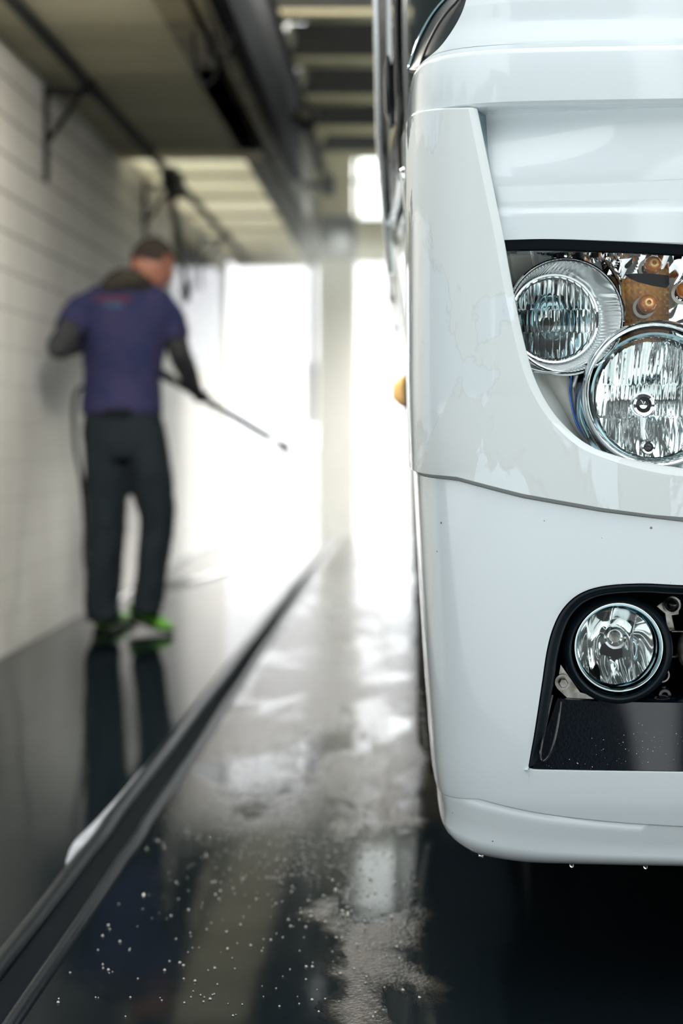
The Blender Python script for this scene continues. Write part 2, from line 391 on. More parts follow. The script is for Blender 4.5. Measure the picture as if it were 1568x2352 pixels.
# roof beams across the high bay
for i in range(5):
    yy = 8.4 + i * 1.05
    if yy > 12.7: break
    br = empty('roof_beam', (FX, yy, CZ - .1)); tag(br, None, 'beam', 'steel beams across the high ceiling')
    n_ = i
    poly = [(0.0, .24), (0.0, .0), (5.6, .0), (5.6, .35), (.22, .35), (.10, .12)]
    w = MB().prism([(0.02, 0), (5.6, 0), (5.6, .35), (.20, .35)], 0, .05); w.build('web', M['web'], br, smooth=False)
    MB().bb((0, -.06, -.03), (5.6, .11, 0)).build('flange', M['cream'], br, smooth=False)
    ords = ['nearest', 'second nearest', 'middle one', 'second farthest', 'farthest']
    br['label'] = 'dark roof beam with cream flange above the bus, %s of the row' % ords[n_]
# long dark duct and pipes along the fascia
tag(MB().bb((FX + .003, 5.0, 2.60), (FX + .12, 9.5, 3.10)).build('cable_duct', M['black_steel'], smooth=False, bevel=.008), 'black box duct running along the stained fascia', 'duct')
tag(MB().tube([(FX + .06, 5.0, 3.30), (FX + .06, 12.9, 3.30)], .035, 12).build('conduit_pipe', M['black_steel']), 'upper dark conduit pipe along the fascia', 'pipe')
tag(MB().tube([(FX + .04, 5.0, 2.545), (FX + .04, 12.9, 2.545)], .03, 12).build('conduit_pipe', M['fascia']), 'ochre conduit pipe under the black duct', 'pipe')
for k, (px0, px1, yb) in enumerate(((442, 492, 190), (470, 530, 130))):
    D = 5.6
    a, b = Q(px0, -60, D), Q(px1, -60, D); mid = Q((px0 + px1) / 2 + 10, yb, D); a.z = b.z = 2.49
    pts = cr([a, lerp(a, mid, .5) + Vector((-.012, 0, -.06)), mid + Vector((-.02, 0, .0)), mid + Vector((.02, 0, .01)), lerp(b, mid, .5) + Vector((.02, 0, -.04)), b], 30)
    tag(MB().tube(pts, .007, 8).build('cable_loop', M['black_steel']), ['longer slack cable loop hanging from the low ceiling', 'shorter slack cable loop beside the longer one'][k], 'cable')
for k, (px, py, D) in enumerate(((640, 270, 8.6), (700, 425, 11.0))):
    c = Q(px, py, D); c.x = FX + .21; r_ = empty('junction_box', c); tag(r_, ['black junction box on the fascia, nearer one', 'small black junction box on the fascia, farther one'][k], 'box')
    c2 = Vector((FX + .22 - c.x, 0, 0))
    MB().box((0, 0, 0), (.10, .16, .14)).build('housing', M['black_steel'], r_, smooth=False, bevel=.01)
    MB().lathe([(.0, 0), (.035, 0), (.035, .03), (0, .03)], (0, -.08, 0), seg=20).build('cap', M['fascia'], r_)
    MB().bb((-.205, -.02, -.02), (-.05, .02, .02)).build('arm', M['black_steel'], r_, smooth=False)
# end wall pieces
ew = MB()
ew.bb((LX, END, SOFZ + .0), (-.50, END + .25, CZ + .4)).bb((-.50, END, 2.51), (5.0, END + .25, 2.88)).bb((-.50, END, 3.62), (5.0, END + .25, 3.9))
struct(ew, 'wall_back', M['cream'], 'cream end wall above the bay doors')
struct(MB().bb((-.80, END - .25, 0), (-.47, END + .1, SOFZ + .3)), 'column', M['cream'], 'cream column between the two bay doorways')
wr = root_at('window_2', 0); wr['kind'] = 'structure'
m_ = MB()
for xx in [-.48 + .9 * k for k in range(6)]: m_.bb((xx, END + .05, 2.88), (xx + .04, END + .1, 3.62))
m_.bb((-.5, END + .05, 3.22), (4.9, END + .1, 3.25)); m_.build('window_frame', M['cream'], wr, smooth=False)
MB().bb((-.48, END + .07, 2.88), (4.9, END + .076, 3.62)).build('window_pane', M['pane'], wr, smooth=False)
# floodlight on the column
fl_c = Q(778, 545, 12.6); r_ = empty('floodlight', fl_c); tag(r_, 'round floodlight in a dark square housing on the cream column', 'lamp')
MB().box((0, .05, 0), (.32, .2, .38)).build('housing', M['fascia'], r_, smooth=False, bevel=.02)
MB().lathe([(.105, 0), (.10, .03), (.085, .02)], (.02, -.05, -.04), seg=32).build('rim', M['steel'], r_)
lm = mat('floodlight_glass', (.9, .9, .86), .3); MB().lathe([(0, .02), (.05, .018), (.086, .008)], (.02, -.05, -.04), seg=32).build('lens', lm, r_)
# column-side downpipe
tag(MB().tube([(-.86, END - .2, 1.55), (-.86, END - .2, 3.3)], .035, 12).tube([(-.86, END - .2, 1.0), (-.86, END - .2, 1.56)], .05, 12).build('drain_pipe', M['fascia']), 'thin grey green downpipe beside the cream column', 'pipe')

# ---- hose rail on wall brackets
PX_, PZ_ = -1.44, 2.485
rp = tag(MB().tube([(PX_, 2.8, PZ_), (PX_, 13.0, PZ_)], .025, 14).build('rail_pipe', M['black_steel']), 'long black hose rail pipe carried along the left wall', 'pipe')
for i, yy in enumerate((4.03, 6.43, 8.87, 11.27)):
    b_ = empty('wall_bracket', (LX, yy, PZ_ - .034))
    tag(b_, 'black triangular wall bracket under the rail pipe, ' + ['out of frame nearest', 'large nearest one at top left', 'middle one left of the trolley', 'farthest faint one'][i], 'bracket', 'triangular brackets of the hose rail')
    MB().bb((0, -.02, -.40), (.018, .02, .03)).build('wall_plate', M['black_steel'], b_, smooth=False, bevel=.003)
    MB().bb((.018, -.018, -.012), (.235, .018, .012)).build('arm', M['black_steel'], b_, smooth=False, bevel=.003)
    MB().tube([(.018, 0, -.22), (.16, 0, -.012)], .013, 8).build('brace', M['black_steel'], b_)
    MB().lathe([(.021, -.03), (.034, -.03), (.034, .03), (.021, .03)], (LX * 0 + .20, 0, .03), (0, 1, 0), 20).build('clamp', M['black_steel'], b_)
TY = 8.75
t_ = empty('hose_trolley', (PX_, TY, PZ_)); tag(t_, 'black sliding hose trolley hanging on the rail pipe', 'trolley')
MB().box((0, 0, -.03), (.09, .34, .13)).build('carriage', M['black_steel'], t_, smooth=False, bevel=.012)
for s_ in (-.1, .1): MB().lathe([(0, -.04), (.032, -.04), (.026, 0), (.032, .04), (0, .04)], (0, s_, .035), (1, 0, 0), 20).build('wheel', M['rubber'], t_)
MB().lathe([(0, 0), (.03, 0), (.022, .08), (.015, .14), (0, .14)], (0, -.02, -.08), (0, 0, -1), 16).build('swivel', M['black_steel'], t_)
D = TY
pts = cr([(PX_, TY - .02, PZ_ - .2), Q(408, 520, D), Q(415, 580, D), Q(421, 635, D), Q(425, 662, D)], 24)
hs = tag(MB().tube(pts, [.026 - .012 * i / 23 for i in range(24)], 10).build('hanging_hose', M['hose']), 'black hose dropping from the rail trolley behind the man', 'hose')
MB().lathe([(0, 0), (.02, 0), (.03, .03), (.03, .09), (.014, .13), (0, .13)], Q(426, 648, D), (0, 0, -1), 16).build('coupling', M['black_steel'], hs)

# ---- drain channel with two steel edges
dr = empty('floor_drain', (-.63, 0, 0)); tag(dr, 'narrow black drain channel with raised steel edges running down the bay floor', 'drain')
def rail(x0, prof, name, m):
    rows = []
    n = 90
    for k in range(n):
        yy = 1.6 + (12.4 - 1.6) * (k / (n - 1)) ** 1.5; jit = .0015 * math.sin(yy * 5.1) + (.004 if 3.05 < yy < 3.3 else 0)
        rows.append([Vector((x0 + a + jit, yy, b)) for a, b in prof])
    return MB().grid(rows).build(name, m, dr, ang=50)
M['rail_steel'] = mat('wet_black_steel', (.003, .006, .009), .3, 0, spec=.1)
nt = M['rail_steel'].node_tree; add_bump(M['rail_steel'], noise_socket(nt, 60, 3), .15, .003)
rail(-.055, [(-.022, .0), (-.02, .012), (-.014, .018), (.012, .018), (.018, .012), (.02, .001)], 'edge_strip', M['rail_steel'])
rail(.028, [(-.014, .001), (-.012, .009), (-.007, .013), (.004, .013), (.009, .008), (.011, .0)], 'edge_strip', M['rail_steel'])
rail(-.0, [(-.036, .004), (.014, .004)], 'channel_bed', M['cavity'])

# ---- soap foam left of the drain
def blob(pts, z, name, m, inner=.7, hgt=.012):
    n = len(pts) * 6; pp = cr(pts + [pts[0]], n)[:-1]; c = sum(pp, Vector((0, 0))) / len(pp) if False else Vector((sum(p.x for p in pp) / len(pp), sum(p.y for p in pp) / len(pp)))
    rows = []
    for f, h in ((1, 0), (.985, hgt * .55), (.93, hgt * .9), (.6, hgt), (.25, hgt * 1.05), (.01, hgt)):
        rows.append([Vector((lerp(c.x, p.x, f), lerp(c.y, p.y, f), z + h)) for p in pp])
    return MB().grid(rows, close_u=True).build(name, m)
def gp(px, py): D = F * EYE / (py - VY); return ((px - VX) * D / F, D)
foam = blob([gp(*p) for p in ((150, 1985), (165, 1950), (215, 1900), (275, 1835), (335, 1765), (352, 1762), (330, 1800), (270, 1880), (200, 1960), (160, 2005))], .001, 'foam_patch', M['foam'])
tag(foam, 'pale streak of soap foam lying against the drain edge', 'foam', kind='stuff')

# ---- water beads on the lane
bd = MB(); ring = 7
for k in range(1500):
    if random.random() < .75:
        px = random.gauss(700, 150); py = random.gauss(1880, 110)
    else: px = random.uniform(120, 1000); py = random.uniform(1700, 2340)
    if py < 1500: continue
    x_, y_ = gp(px, py)
    if x_ < -.57 or (y_ > 2.0 and x_ > .02): continue
    r = random.choice((.0012, .0016, .002, .0028))
    rows = [[Vector((x_ + math.cos(a) * r * q, y_ + math.sin(a) * r * q, .0006 + r * h)) for a in [2 * PI * i / ring for i in range(ring)]] for q, h in ((1, 0), (.92, .5), (.6, .85), (.02, 1.0))]
    bd.grid(rows, close_u=True)
M['chip'] = mat('wet_grit', (.38, .37, .35), .05, .7)
tag(bd.build('water_beads', M['chip'], ang=0), 'glinting water beads and wet grit scattered over the lane', 'water', kind='stuff')

# mist volume added in the far half of the bay for a veiling glow
mm_ = bpy.data.materials.new('veil_mist'); mm_.use_nodes = True; nt = mm_.node_tree; nt.nodes.clear()
vs = _n(nt, 'ShaderNodeVolumeScatter', i_Density=.12, i_Anisotropy=.55); vs.inputs[0].default_value = (.96, 1, .98, 1)
o_ = nt.nodes.new('ShaderNodeOutputMaterial'); nt.links.new(vs.outputs[0], o_.inputs['Volume'])
tag(MB().bb((LX + .02, 7.2, .03), (-.10, END - .27, SOFZ - .04)).build('veil_mist', mm_, smooth=False), 'white mist added in the far half of the bay for a veiling glow', 'mist', kind='stuff')

# unseen fill lamps, added above the view to brighten the left wall
M['tube'] = mat('fill_tube', (.9, .9, .9), .4); P_(M['tube']).inputs['Emission Color'].default_value = (1, .95, .86, 1); P_(M['tube']).inputs['Emission Strength'].default_value = 520
for k, yy in enumerate((4.2, 5.8)):
    b_ = empty('fill_lamp', (.45, yy, 3.52)); tag(b_, ['nearer', 'farther'][k] + ' unseen fill lamp added above the frame to brighten the left wall', 'lamp', 'added fill lamps')
    MB().box((0, 0, .05), (.16, 1.45, .06)).build('tray', M['cream'], b_, smooth=False)
    for sx in (-.04, .04): MB().tube([(sx, -.7, 0), (sx, .7, 0)], .016, 12).build('fill_tube', M['tube'], b_)
b_ = empty('fill_lamp', (-.72, 4.1, SOFZ - .09)); tag(b_, 'low unseen fill lamp added under the near ceiling to brighten the left wall', 'lamp')
MB().box((0, 0, .055), (.16, 1.45, .07)).build('tray', M['cream'], b_, smooth=False)
M['tube2'] = M['tube'].copy(); P_(M['tube2']).inputs['Emission Strength'].default_value = 190
for sx in (-.04, .04): MB().tube([(sx, -.7, 0), (sx, .7, 0)], .016, 12).build('fill_tube', M['tube2'], b_)
struct(MB().bb((-.95, 3.3, 3.60), (.6, 6.7, 3.67)), 'trim_1', M['web'], 'roof edge board carrying the added fill lamps')
# ================================================================== THE BUS
CX = 1.25
bus = empty('bus', (CX, 2.1, 0)); tag(bus, 'white coach parked in the wash bay, its front corner close to the viewer', 'bus')
WORLD['bus'] = Vector((CX, 2.1, 0))
mirror_at = empty('bus_axis', (0, 0, 0)); mirror_at.location = (CX, 0, 0); mirror_at['kind'] = 'helper'
base_pts = [(1.25, 2.070), (1.0, 2.074), (.8, 2.080), (.6, 2.089), (.41, 2.100), (.25, 2.110), (.16, 2.119), (.105, 2.132), (.065, 2.151), (.038, 2.178), (.021, 2.212), (.012, 2.26), (.007, 2.33), (.000, 2.45), (-.012, 2.65), (-.03, 2.95), (-.052, 3.4), (-.066, 3.9), (-.07, 4.5), (-.07, 6), (-.07, 8.5), (-.07, 11.2)]
NB = 1600
_b = cr(base_pts, NB)
_s = [0.0]
for i in range(1, NB): _s.append(_s[-1] + (_b[i] - _b[i - 1]).length)
SMAX = _s[-1]
import bisect
def C2(s):
    s = max(0, min(SMAX, s)); i = min(NB - 2, max(0, bisect.bisect_right(_s, s) - 1)); t = (s - _s[i]) / (_s[i + 1] - _s[i])
    p = lerp(_b[i], _b[i + 1], t); ds = .006
    def at(q):
        q = max(0, min(SMAX, q)); j = min(NB - 2, max(0, bisect.bisect_right(_s, q) - 1)); return lerp(_b[j], _b[j + 1], (q - _s[j]) / (_s[j + 1] - _s[j]))
    d = (at(s + ds) - at(s - ds)).normalized(); n = Vector((d.y, -d.x))     # moving to -X then +Y: outward normal
    if n.y > 0 and n.x > 0: n = -n
    if s < .05: n = Vector((0, -1))
    return p, n
# check outward: at the front d=(-1,0) -> n=(0,1); flip so that it points to -Y / -X
def outward(s):
    p, n = C2(s)
    d = Vector((0, -1)) if s < 1.0 else Vector((-1, -.2))
    if n.dot(d) < 0: n = -n
    return p, n
tuck_front = hermite([(.20, .12), (.235, .078), (.26, .062), (.29, .050), (.32, .042), (.35, .036), (.45, .0275), (.556, .020), (.69, .012), (.86, .004), (1.0, .0), (4, 0)])
tuck_side = hermite([(.2, .115), (.35, .098), (.5, .086), (.8, .076), (1.0, .066), (1.2, .045), (1.4, .022), (1.7, .004), (1.9, 0), (4, 0)])
def s_of_y(Y):
    i = next(k for k in range(NB) if _b[k].y >= Y and _b[k].x < .1); return _s[i]
S_SIDE = s_of_y(2.62); S_SIL = s_of_y(2.40)
def S(s, Z, off=0.0):
    p, n = outward(s); w = sstep(2.3, 3.1, p.y)
    t = lerp(tuck_front(Z), tuck_side(Z), w)
    q = p + n * (off - t)
    lean = max(0, Z - 1.55) * .12 * (1 - w)
    return Vector((q.x, q.y + lean, Z))
def inv(px, py, off=0.0):
    def ev(s):
        Z = 1.0; D = 2.1
        for _ in range(6):
            Z = EYE - (py - VY) * D / F; D = S(s, Z, off).y
        x = S(s, Z, off).x
        return VX + x * F / D, Z
    lo, hi = 0.0, S_SIL
    for _ in range(40):
        m = (lo + hi) / 2; p, Z = ev(m)
        if p > px: lo = m
        else: hi = m
    return ((lo + hi) / 2, ev((lo + hi) / 2)[1])
def I(*pp, off=0.0): return [inv(a, b, off) for a, b in pp]
def polyres(pts, n, smooth=True):
    """resample by arc length"""
    d = cr(pts, 600) if smooth else [lerp(Vector(pts[int(t)]), Vector(pts[min(int(t) + 1, len(pts) - 1)]), t - int(t)) for t in [k / 599 * (len(pts) - 1) for k in range(600)]]
    L = [0]
    for i in range(1, 600): L.append(L[-1] + (d[i] - d[i - 1]).length)
    out = []
    for k in range(n):
        t = L[-1] * k / (n - 1); j = min(598, max(0, bisect.bisect_right(L, t) - 1)); f = (t - L[j]) / max(1e-9, L[j + 1] - L[j]); out.append(lerp(d[j], d[j + 1], min(1, f)))
    return out
def ruled(A, B, nv, nu, off, smoothA=True, smoothB=True, easeu=None):
    """A,B: equal length lists of (s,Z) ; rows join A to B"""
    def rs(P, sm):
        m = len(P) - 1; out = []
        d = cr(P, nv) if sm else [lerp(Vector(P[min(int(t), m)]), Vector(P[min(int(t) + 1, m)]), t - int(t)) for t in [k / (nv - 1) * m for k in range(nv)]]
        return d
    a = rs(A, smoothA); b = rs(B, smoothB); rows = []
    for j in range(nv):
        r = []
        for i in range(nu):
            u = i / (nu - 1); u = easeu(u) if easeu else u
            q = lerp(a[j], b[j], u); o = off(u, j / (nv - 1), q) if callable(off) else off
            r.append(S(q.x, q.y, o))
        rows.append(r)
    return rows
def sweep(prof, s0, s1, n, name, m, parent=bus, **k):
    rows = []
    ss = [lerp(s0, s1, i / (n - 1)) for i in range(n)]
    for Z, off in prof: rows.append([S(s, Z, off) for s in ss])
    return MB().grid(rows).build(name, m, parent, ang=35, mirror=mirror_at, **k)
# ---- belt band
sweep([(1.3915, -.06), (1.3918, -.030), (1.392, -.004), (1.3935, .000), (1.397, .003), (1.41, .004), (1.44, .004), (1.468, .003), (1.474, .0015), (1.4765, -.001), (1.4778, -.0045), (1.4782, -.009)], 0, S_SIDE, 150, 'belt_band', M['paint'])
# ---- upper panel above the band
def up_off(Z): return -.006 - .009 * sstep(1.477, 1.53, Z) - .004 * sstep(1.5, 1.7, Z)
edge_px = [(948, 152), (965, 143), (985, 130), (1008, 110), (1030, 82), (1050, 50), (1062, 25), (1070, 0), (1076, -30), (1080, -60), (1082, -100)]
rows = []
edge_of = hermite(sorted((y_, x_) for x_, y_ in edge_px))
Lr = []
for k in range(200):
    Z_ = lerp(1.468, 1.66, (k / 199) ** 1.3); lo, hi = 0.0, s_of_y(2.25)
    for _ in range(30):
        m_s = (lo + hi) / 2; p_ = S(m_s, Z_, up_off(Z_)); px_ = VX + p_.x * F / p_.y; py_ = VY - (Z_ - EYE) * F / p_.y
        if px_ > edge_of(py_): lo = m_s
        else: hi = m_s
    Lr.append(Vector((lo, Z_)))
rows = []
for q in Lr: rows.append([S(q.x * (1 - (i / 90) ** 1.0), q.y, up_off(q.y)) for i in range(91)])
MB().grid(rows).build('upper_front_panel', M['paint'], bus, mirror=mirror_at)
# windscreen glass and black corner glazing
sweep([(1.60, -.06), (1.7, -.055), (2.2, -.055), (2.7, -.06), (3.0, -.08)], 0, inv(1085, -120, -.05)[0], 60, 'windscreen', M['tint'])
rows = []
outl = [(936, 160), (941, 152), (948, 128), (960, 95), (974, 66), (990, 38), (1008, 14), (1028, -8), (1052, -40), (1080, -90)]
inn = [(966, 160), (985, 150), (1010, 138), (1036, 118), (1060, 92), (1080, 60), (1092, 35), (1100, 10), (1106, -30), (1112, -100)]
A_ = cr(outl, 40); B_ = cr(inn, 40)
for a, b in zip(A_, B_):
    rows.append([Q(lerp(a.x, b.x, u), lerp(a.y, b.y, u), lerp(2.415, 2.345, math.sin(u * PI / 2))) for u in [i / 15 for i in range(16)]])
MB().grid(rows).build('corner_glazing', M['glazing'], bus, solid=.01)
MB().tube([Q(p.x, p.y, 2.412) for p in A_], .0028, 8).build('glazing_seal', M['chrome_dark'], bus)
pts = [Q(p.x + 20, p.y + 12, 2.372) for p in A_[2:38]]
MB().tube(pts, .0025, 8).build('glazing_seal', M['rubber'], bus)
# ---- recessed panel below the band
Ztop = 1.40
def rec_off(s, Z):
    p, _ = C2(s)
    t = max(0, min(1, (1.40 - Z) / .13)) ** .8; t = t * t * (3 - 2 * t); left = sstep(.50, .05, p.x)
    deep = lerp(-.028, -.058, left)
    o = lerp(deep, -.022, t) - .006 * sstep(1.30, 1.24, Z)
    lip = sstep(1.245, 1.232, Z)
    return o + lip * .004
ra = [inv(1060, y_, -.03) for y_ in (225, 300, 400, 500, 549)]
ra = [(inv(px, py, -.03)) for px, py in ((1060, 215), (1075, 300), (1096, 400), (1118, 500), (1128, 551))]
rb = [(0.0, z) for _, z in ra]
# lower edge follows a gentle curve
def lower_y(px): return 551 - 4 * math.exp(-((px - 1230) / 120) ** 2) + 14 * sstep(1300, 1800, px)
rows = []
ul = cr(ra, 50)
for q in ul:
    r = []
    for i in range(91):
        u = i / 90; s = q.x * (1 - u)
        v = (q.y - ul[0].y) / (ul[-1].y - ul[0].y)
        p, _ = C2(s); pxx = VX + p.x * F / 2.11
        Zl = EYE - (lower_y(min(pxx, 1800)) - VY) * (2.13) / F
        Z = lerp(ul[0].y, Zl, v)
        r.append(S(s, Z, rec_off(s, Z)))
    rows.append(r)
# rolled lower lip
last = rows[-1]
rows.append([p + Vector((0, .003, -.0035)) for p in last]); rows.append([p + Vector((0, .015, -.005)) for p in last]); rows.append([p + Vector((0, .05, -.005)) for p in last])
MB().grid(rows).build('recessed_front_panel', M['paint'], bus, mirror=mirror_at)
# ---- corner panel (carries the dried soap film)
Rpx = [(1076, 250), (1092, 330), (1114, 440), (1136, 550), (1148, 620), (1165, 710), (1185, 800), (1205, 868), (1236, 932), (1277, 985), (1332, 1031), (1400, 1060), (1480, 1082), (1568, 1096), (1790, 1112)]
R = I(*Rpx) + [(0.0, inv(1790, 1112)[1])]
gapy = [(1050, 1094), (1200, 1134), (1380, 1166), (1500, 1182), (1800, 1206)]
zs = [inv(940, y_)[1] for y_ in (262, 340, 440, 550, 650, 740, 830, 900, 990)] + [.862]
L = [(S_SIDE, z) for z in zs] + I(*gapy) + [(0.0, inv(1800, 1206)[1])]
def cp_off(u, v, q):
    # bevelled flange along the inner edge
    return .002 - .010 * sstep(.90, 1.0, u) if v < .75 else .002 - .010 * sstep(.90, 1.0, u) * (1 - (v - .75) * 2)
topfix = L[0]
rows = ruled(L, R, 260, 70, lambda u, v, q: .002, smoothA=False, smoothB=True)
# top edge dips: right end higher
flange = []
for r in rows:
    d = (r[-1] - r[-2]); d = d.normalized() if d.length > 1e-7 else Vector((1, 0, 0))
    e = r[-1]; r.append(e + d * .004 + Vector((0, .0022, 0))); r.append(e + d * .0088 + Vector((0, .007, 0))); r.append(e + d * .0095 + Vector((0, .012, 0))); r.append(e + d * .0095 + Vector((0, .055, 0)))
MB().grid(rows).build('corner_panel', M['paint_film'], bus, ang=28, solid=.006, mirror=mirror_at)
# dark seams under the band and over the bumper
MB().grid([[S(lerp(inv(1085, 240)[0], S_SIDE, i / 59), z_, o_) for i in range(60)] for z_, o_ in ((1.380, -.020), (1.396, -.018))]).build('seam_strip', M['rubber'], bus)
# ---- bumper
CUT = [(1213, 1762), (1216, 1742), (1227, 1680), (1243, 1575), (1255, 1495), (1270, 1440), (1293, 1397), (1330, 1364), (1385, 1346), (1470, 1340), (1568, 1344), (1800, 1352)]
def seam(px): return hermite([(985, 1797), (1040, 1815), (1100, 1835), (1170, 1853), (1250, 1869), (1400, 1887), (1568, 1898), (1800, 1908)])(px)
zs_ = inv(990, 1797)[1]; ztopc = .8575
gb = [(1050, 1104), (1200, 1144), (1380, 1176), (1568, 1199), (1800, 1217)]
A = I((1212, seam(1212)), (1100, seam(1100))) + [(S_SIDE, zs_), (S_SIDE, .50), (S_SIDE, .66), (S_SIDE, .78), (S_SIDE, ztopc)] + I(*gb) + [(0, inv(1800, 1214)[1])]
B = I(*CUT) + [(0, inv(1800, 1352)[1])]
assert len(A) == len(B), (len(A), len(B))
bm_ = MB()
def noff(u, v, q): return 0.0
rowsA = ruled(A, B, 240, 60, noff, smoothA=False)
bm_.grid(rowsA)
Bt = I((1213, 1762), (1225, 1768), (1300, 1770), (1420, 1772), (1568, 1774), (1800, 1780)) + [(0, inv(1800, 1780)[1])]
Bs = I(*[(x_, seam(x_)) for x_ in (1212, 1225, 1300, 1420, 1568, 1800)]) + [(0, inv(1800, seam(1800))[1])]
rowsB = ruled(Bs, Bt, 120, 60, 0.0, smoothA=True, smoothB=True)
bm_.grid(rowsB)
bumper = bm_.build('bumper', M['paint_grit'], bus, merge=.0006, ang=60, solid=.008, bevel=.0015, mirror=mirror_at)
bumper['label'] = 'gritty white bumper'
# top return of the bumper and grey joint seen in the gap
ga = [(S_SIDE, .861)] + I((1000, 1078), *[(a, b - 5) for a, b in gapy]) + [(0, inv(1800, 1208)[1])]
rows = [[S(q.x, q.y + dz, o) for q in cr(ga, 120)] for dz, o in ((.02, -.0035), (.004, -.0035), (-.004, -.004), (-.02, -.005))]
MB().grid(rows).build('seam_strip', M['gap'], bus)
# lower lip
prof = []
def zb(s):   # bottom edge height along the front
    return hermite([(0, .238), (1.05, .238), (1.2, .250), (1.30, .262), (SMAX, .27)])(s)
rows = []
sl = [inv(x_, seam(x_)) for x_ in (1800, 1568, 1400, 1250, 1170, 1100, 1040, 992)]
seamf = hermite([(0.0, sl[0][1])] + [(a, b) for a, b in sl] + [(S_SIDE, zs_)])
ss = [S_SIDE * i / 140 for i in range(141)]
for t, o in ((0, -.010), (0, -.0025), (.02, -.0005), (.2, 0), (.4, .001), (.58, .003), (.68, .0065), (.76, .0085), (.86, .0075), (.94, .002), (1.0, -.012), (1.0, -.05)):
    rows.append([S(s, lerp(seamf(s), zb(s), t), o - .001) for s in ss])
MB().grid(rows).build('bumper_lip', M['paint_grit'], bus, ang=60, mirror=mirror_at)
# drips along the lip edge
dp = MB()
for px, py in ((1048, 1898), (1056, 1906), (1063, 1911), (1096, 1946), (1099, 1950), (1312, 2001), (1478, 2014)):
    s_, Z_ = inv(px, py, -.012); c = S(s_, zb(s_) - .001, -.016); dp.lathe([(.0, .004), (.0015, .003), (.003, 0), (.0034, -.003), (.002, -.006), (0, -.0066)], c, (0, 0, 1), 12)
tag(dp.build('water_drops', M['bead'], bus), 'water drops hanging from the lower edge of the white bumper', kind='stuff')

# ---- fog light surround
sr = empty('fog_light_surround', (0, 0, 0), bus)
INN = [(1236, 1756), (1241, 1736), (1256, 1680), (1272, 1590), (1285, 1510), (1298, 1458), (1316, 1418), (1346, 1388), (1390, 1372), (1470, 1366), (1568, 1371), (1800, 1379)]
O_ = I(*CUT) + [(0, inv(1800, 1352)[1])]; N_ = I(*INN) + [(0, inv(1800, 1379)[1])]
def so_(u, v, q):
    if u < .12: return -.012 + .0115 * sstep(0, .12, u)
    return -.0005 - .006 * sstep(.25, .75, u) - .05 * sstep(.80, 1.0, u) ** 1.5
MB().grid(ruled(O_, N_, 200, 28, so_)).build('frame', M['black_plastic'], sr)
# wet sloping lower apron
At = I((1284, 1606), (1330, 1611), (1400, 1614), (1480, 1616), (1568, 1617), (1800, 1620)) + [(0, inv(1800, 1620)[1])]
Ab = I((1222, 1766), (1300, 1768), (1360, 1769), (1440, 1770), (1568, 1772), (1800, 1778)) + [(0, inv(1800, 1778)[1])]
def ap(u, v, q): return lerp(-.034, -.003, u)
rows = ruled(At, Ab, 120, 24, ap)
for r in rows:
    e = r[0] if False else r[1]
    r[0] = r[1] + Vector((0, .006, .002)); r.insert(0, r[0] + Vector((0, .05, .002)))
MB().grid(rows).build('apron', M['black_wet'], sr)['label'] = 'glossy wet lower apron'
ch = [(1288, 1616), (1282, 1660), (1272, 1705), (1260, 1735), (1247, 1747), (1241, 1738), (1243, 1712), (1254, 1660), (1268, 1600)]
pts = [S(q.x, q.y, -.001 - .018 * sstep(1760, 1600, VY + (EYE - q.y) * F / 2.12)) for q in cr([inv(a, b, -.003) for a, b in ch], 60)]
MB().tube(pts, .0022, 8).build('groove', M['black_gloss'], sr)
# recess behind
cav = MB(); a = Q(1225, 1345, 2.18); b = Q(2000, 1780, 2.36)
cav.add([(a.x, 2.17, a.z), (1.25, 2.17, a.z), (1.25, 2.17, b.z), (a.x, 2.17, b.z), (a.x, 2.38, a.z), (1.25, 2.38, a.z), (1.25, 2.38, b.z), (a.x, 2.38, b.z)], [(4, 5, 6, 7), (0, 1, 5, 4), (3, 7, 6, 2), (0, 4, 7, 3)])
cav.build('recess', M['cavity'], sr, smooth=False)
# ---- fog lamp
def ringc(px, py, D): return Q(px, py, D)
def mm(px, D): return px * D / F
fg = empty('fog_light', (0, 0, 0), bus)
D = 2.165; c = Q(1418, 1491, D)
MB().lathe([(mm(106, D), .004), (mm(109, D), .012), (mm(113, D), .013), (mm(121, D), .010), (mm(126, D), .002), (mm(126, D), -.03), (mm(120, D), -.08)], c, seg=80).build('housing', M['black_plastic'], fg)
MB().lathe([(mm(86, D), -.012), (mm(92, D), -.010), (mm(94, D), .001), (mm(97, D), .0045), (mm(101, D), .0045), (mm(103, D), .001), (mm(106, D), -.004), (mm(108, D), .004)], Q(1419, 1487, D), seg=80).build('trim_ring', M['chrome_dark'], fg)
MB().lathe([(mm(98.5, D), .000), (mm(99.5, D), .0030), (mm(101, D), .0030), (mm(102, D), .000)], Q(1420, 1486, D - .004), seg=80).build('chrome_ring', M['chrome'], fg)
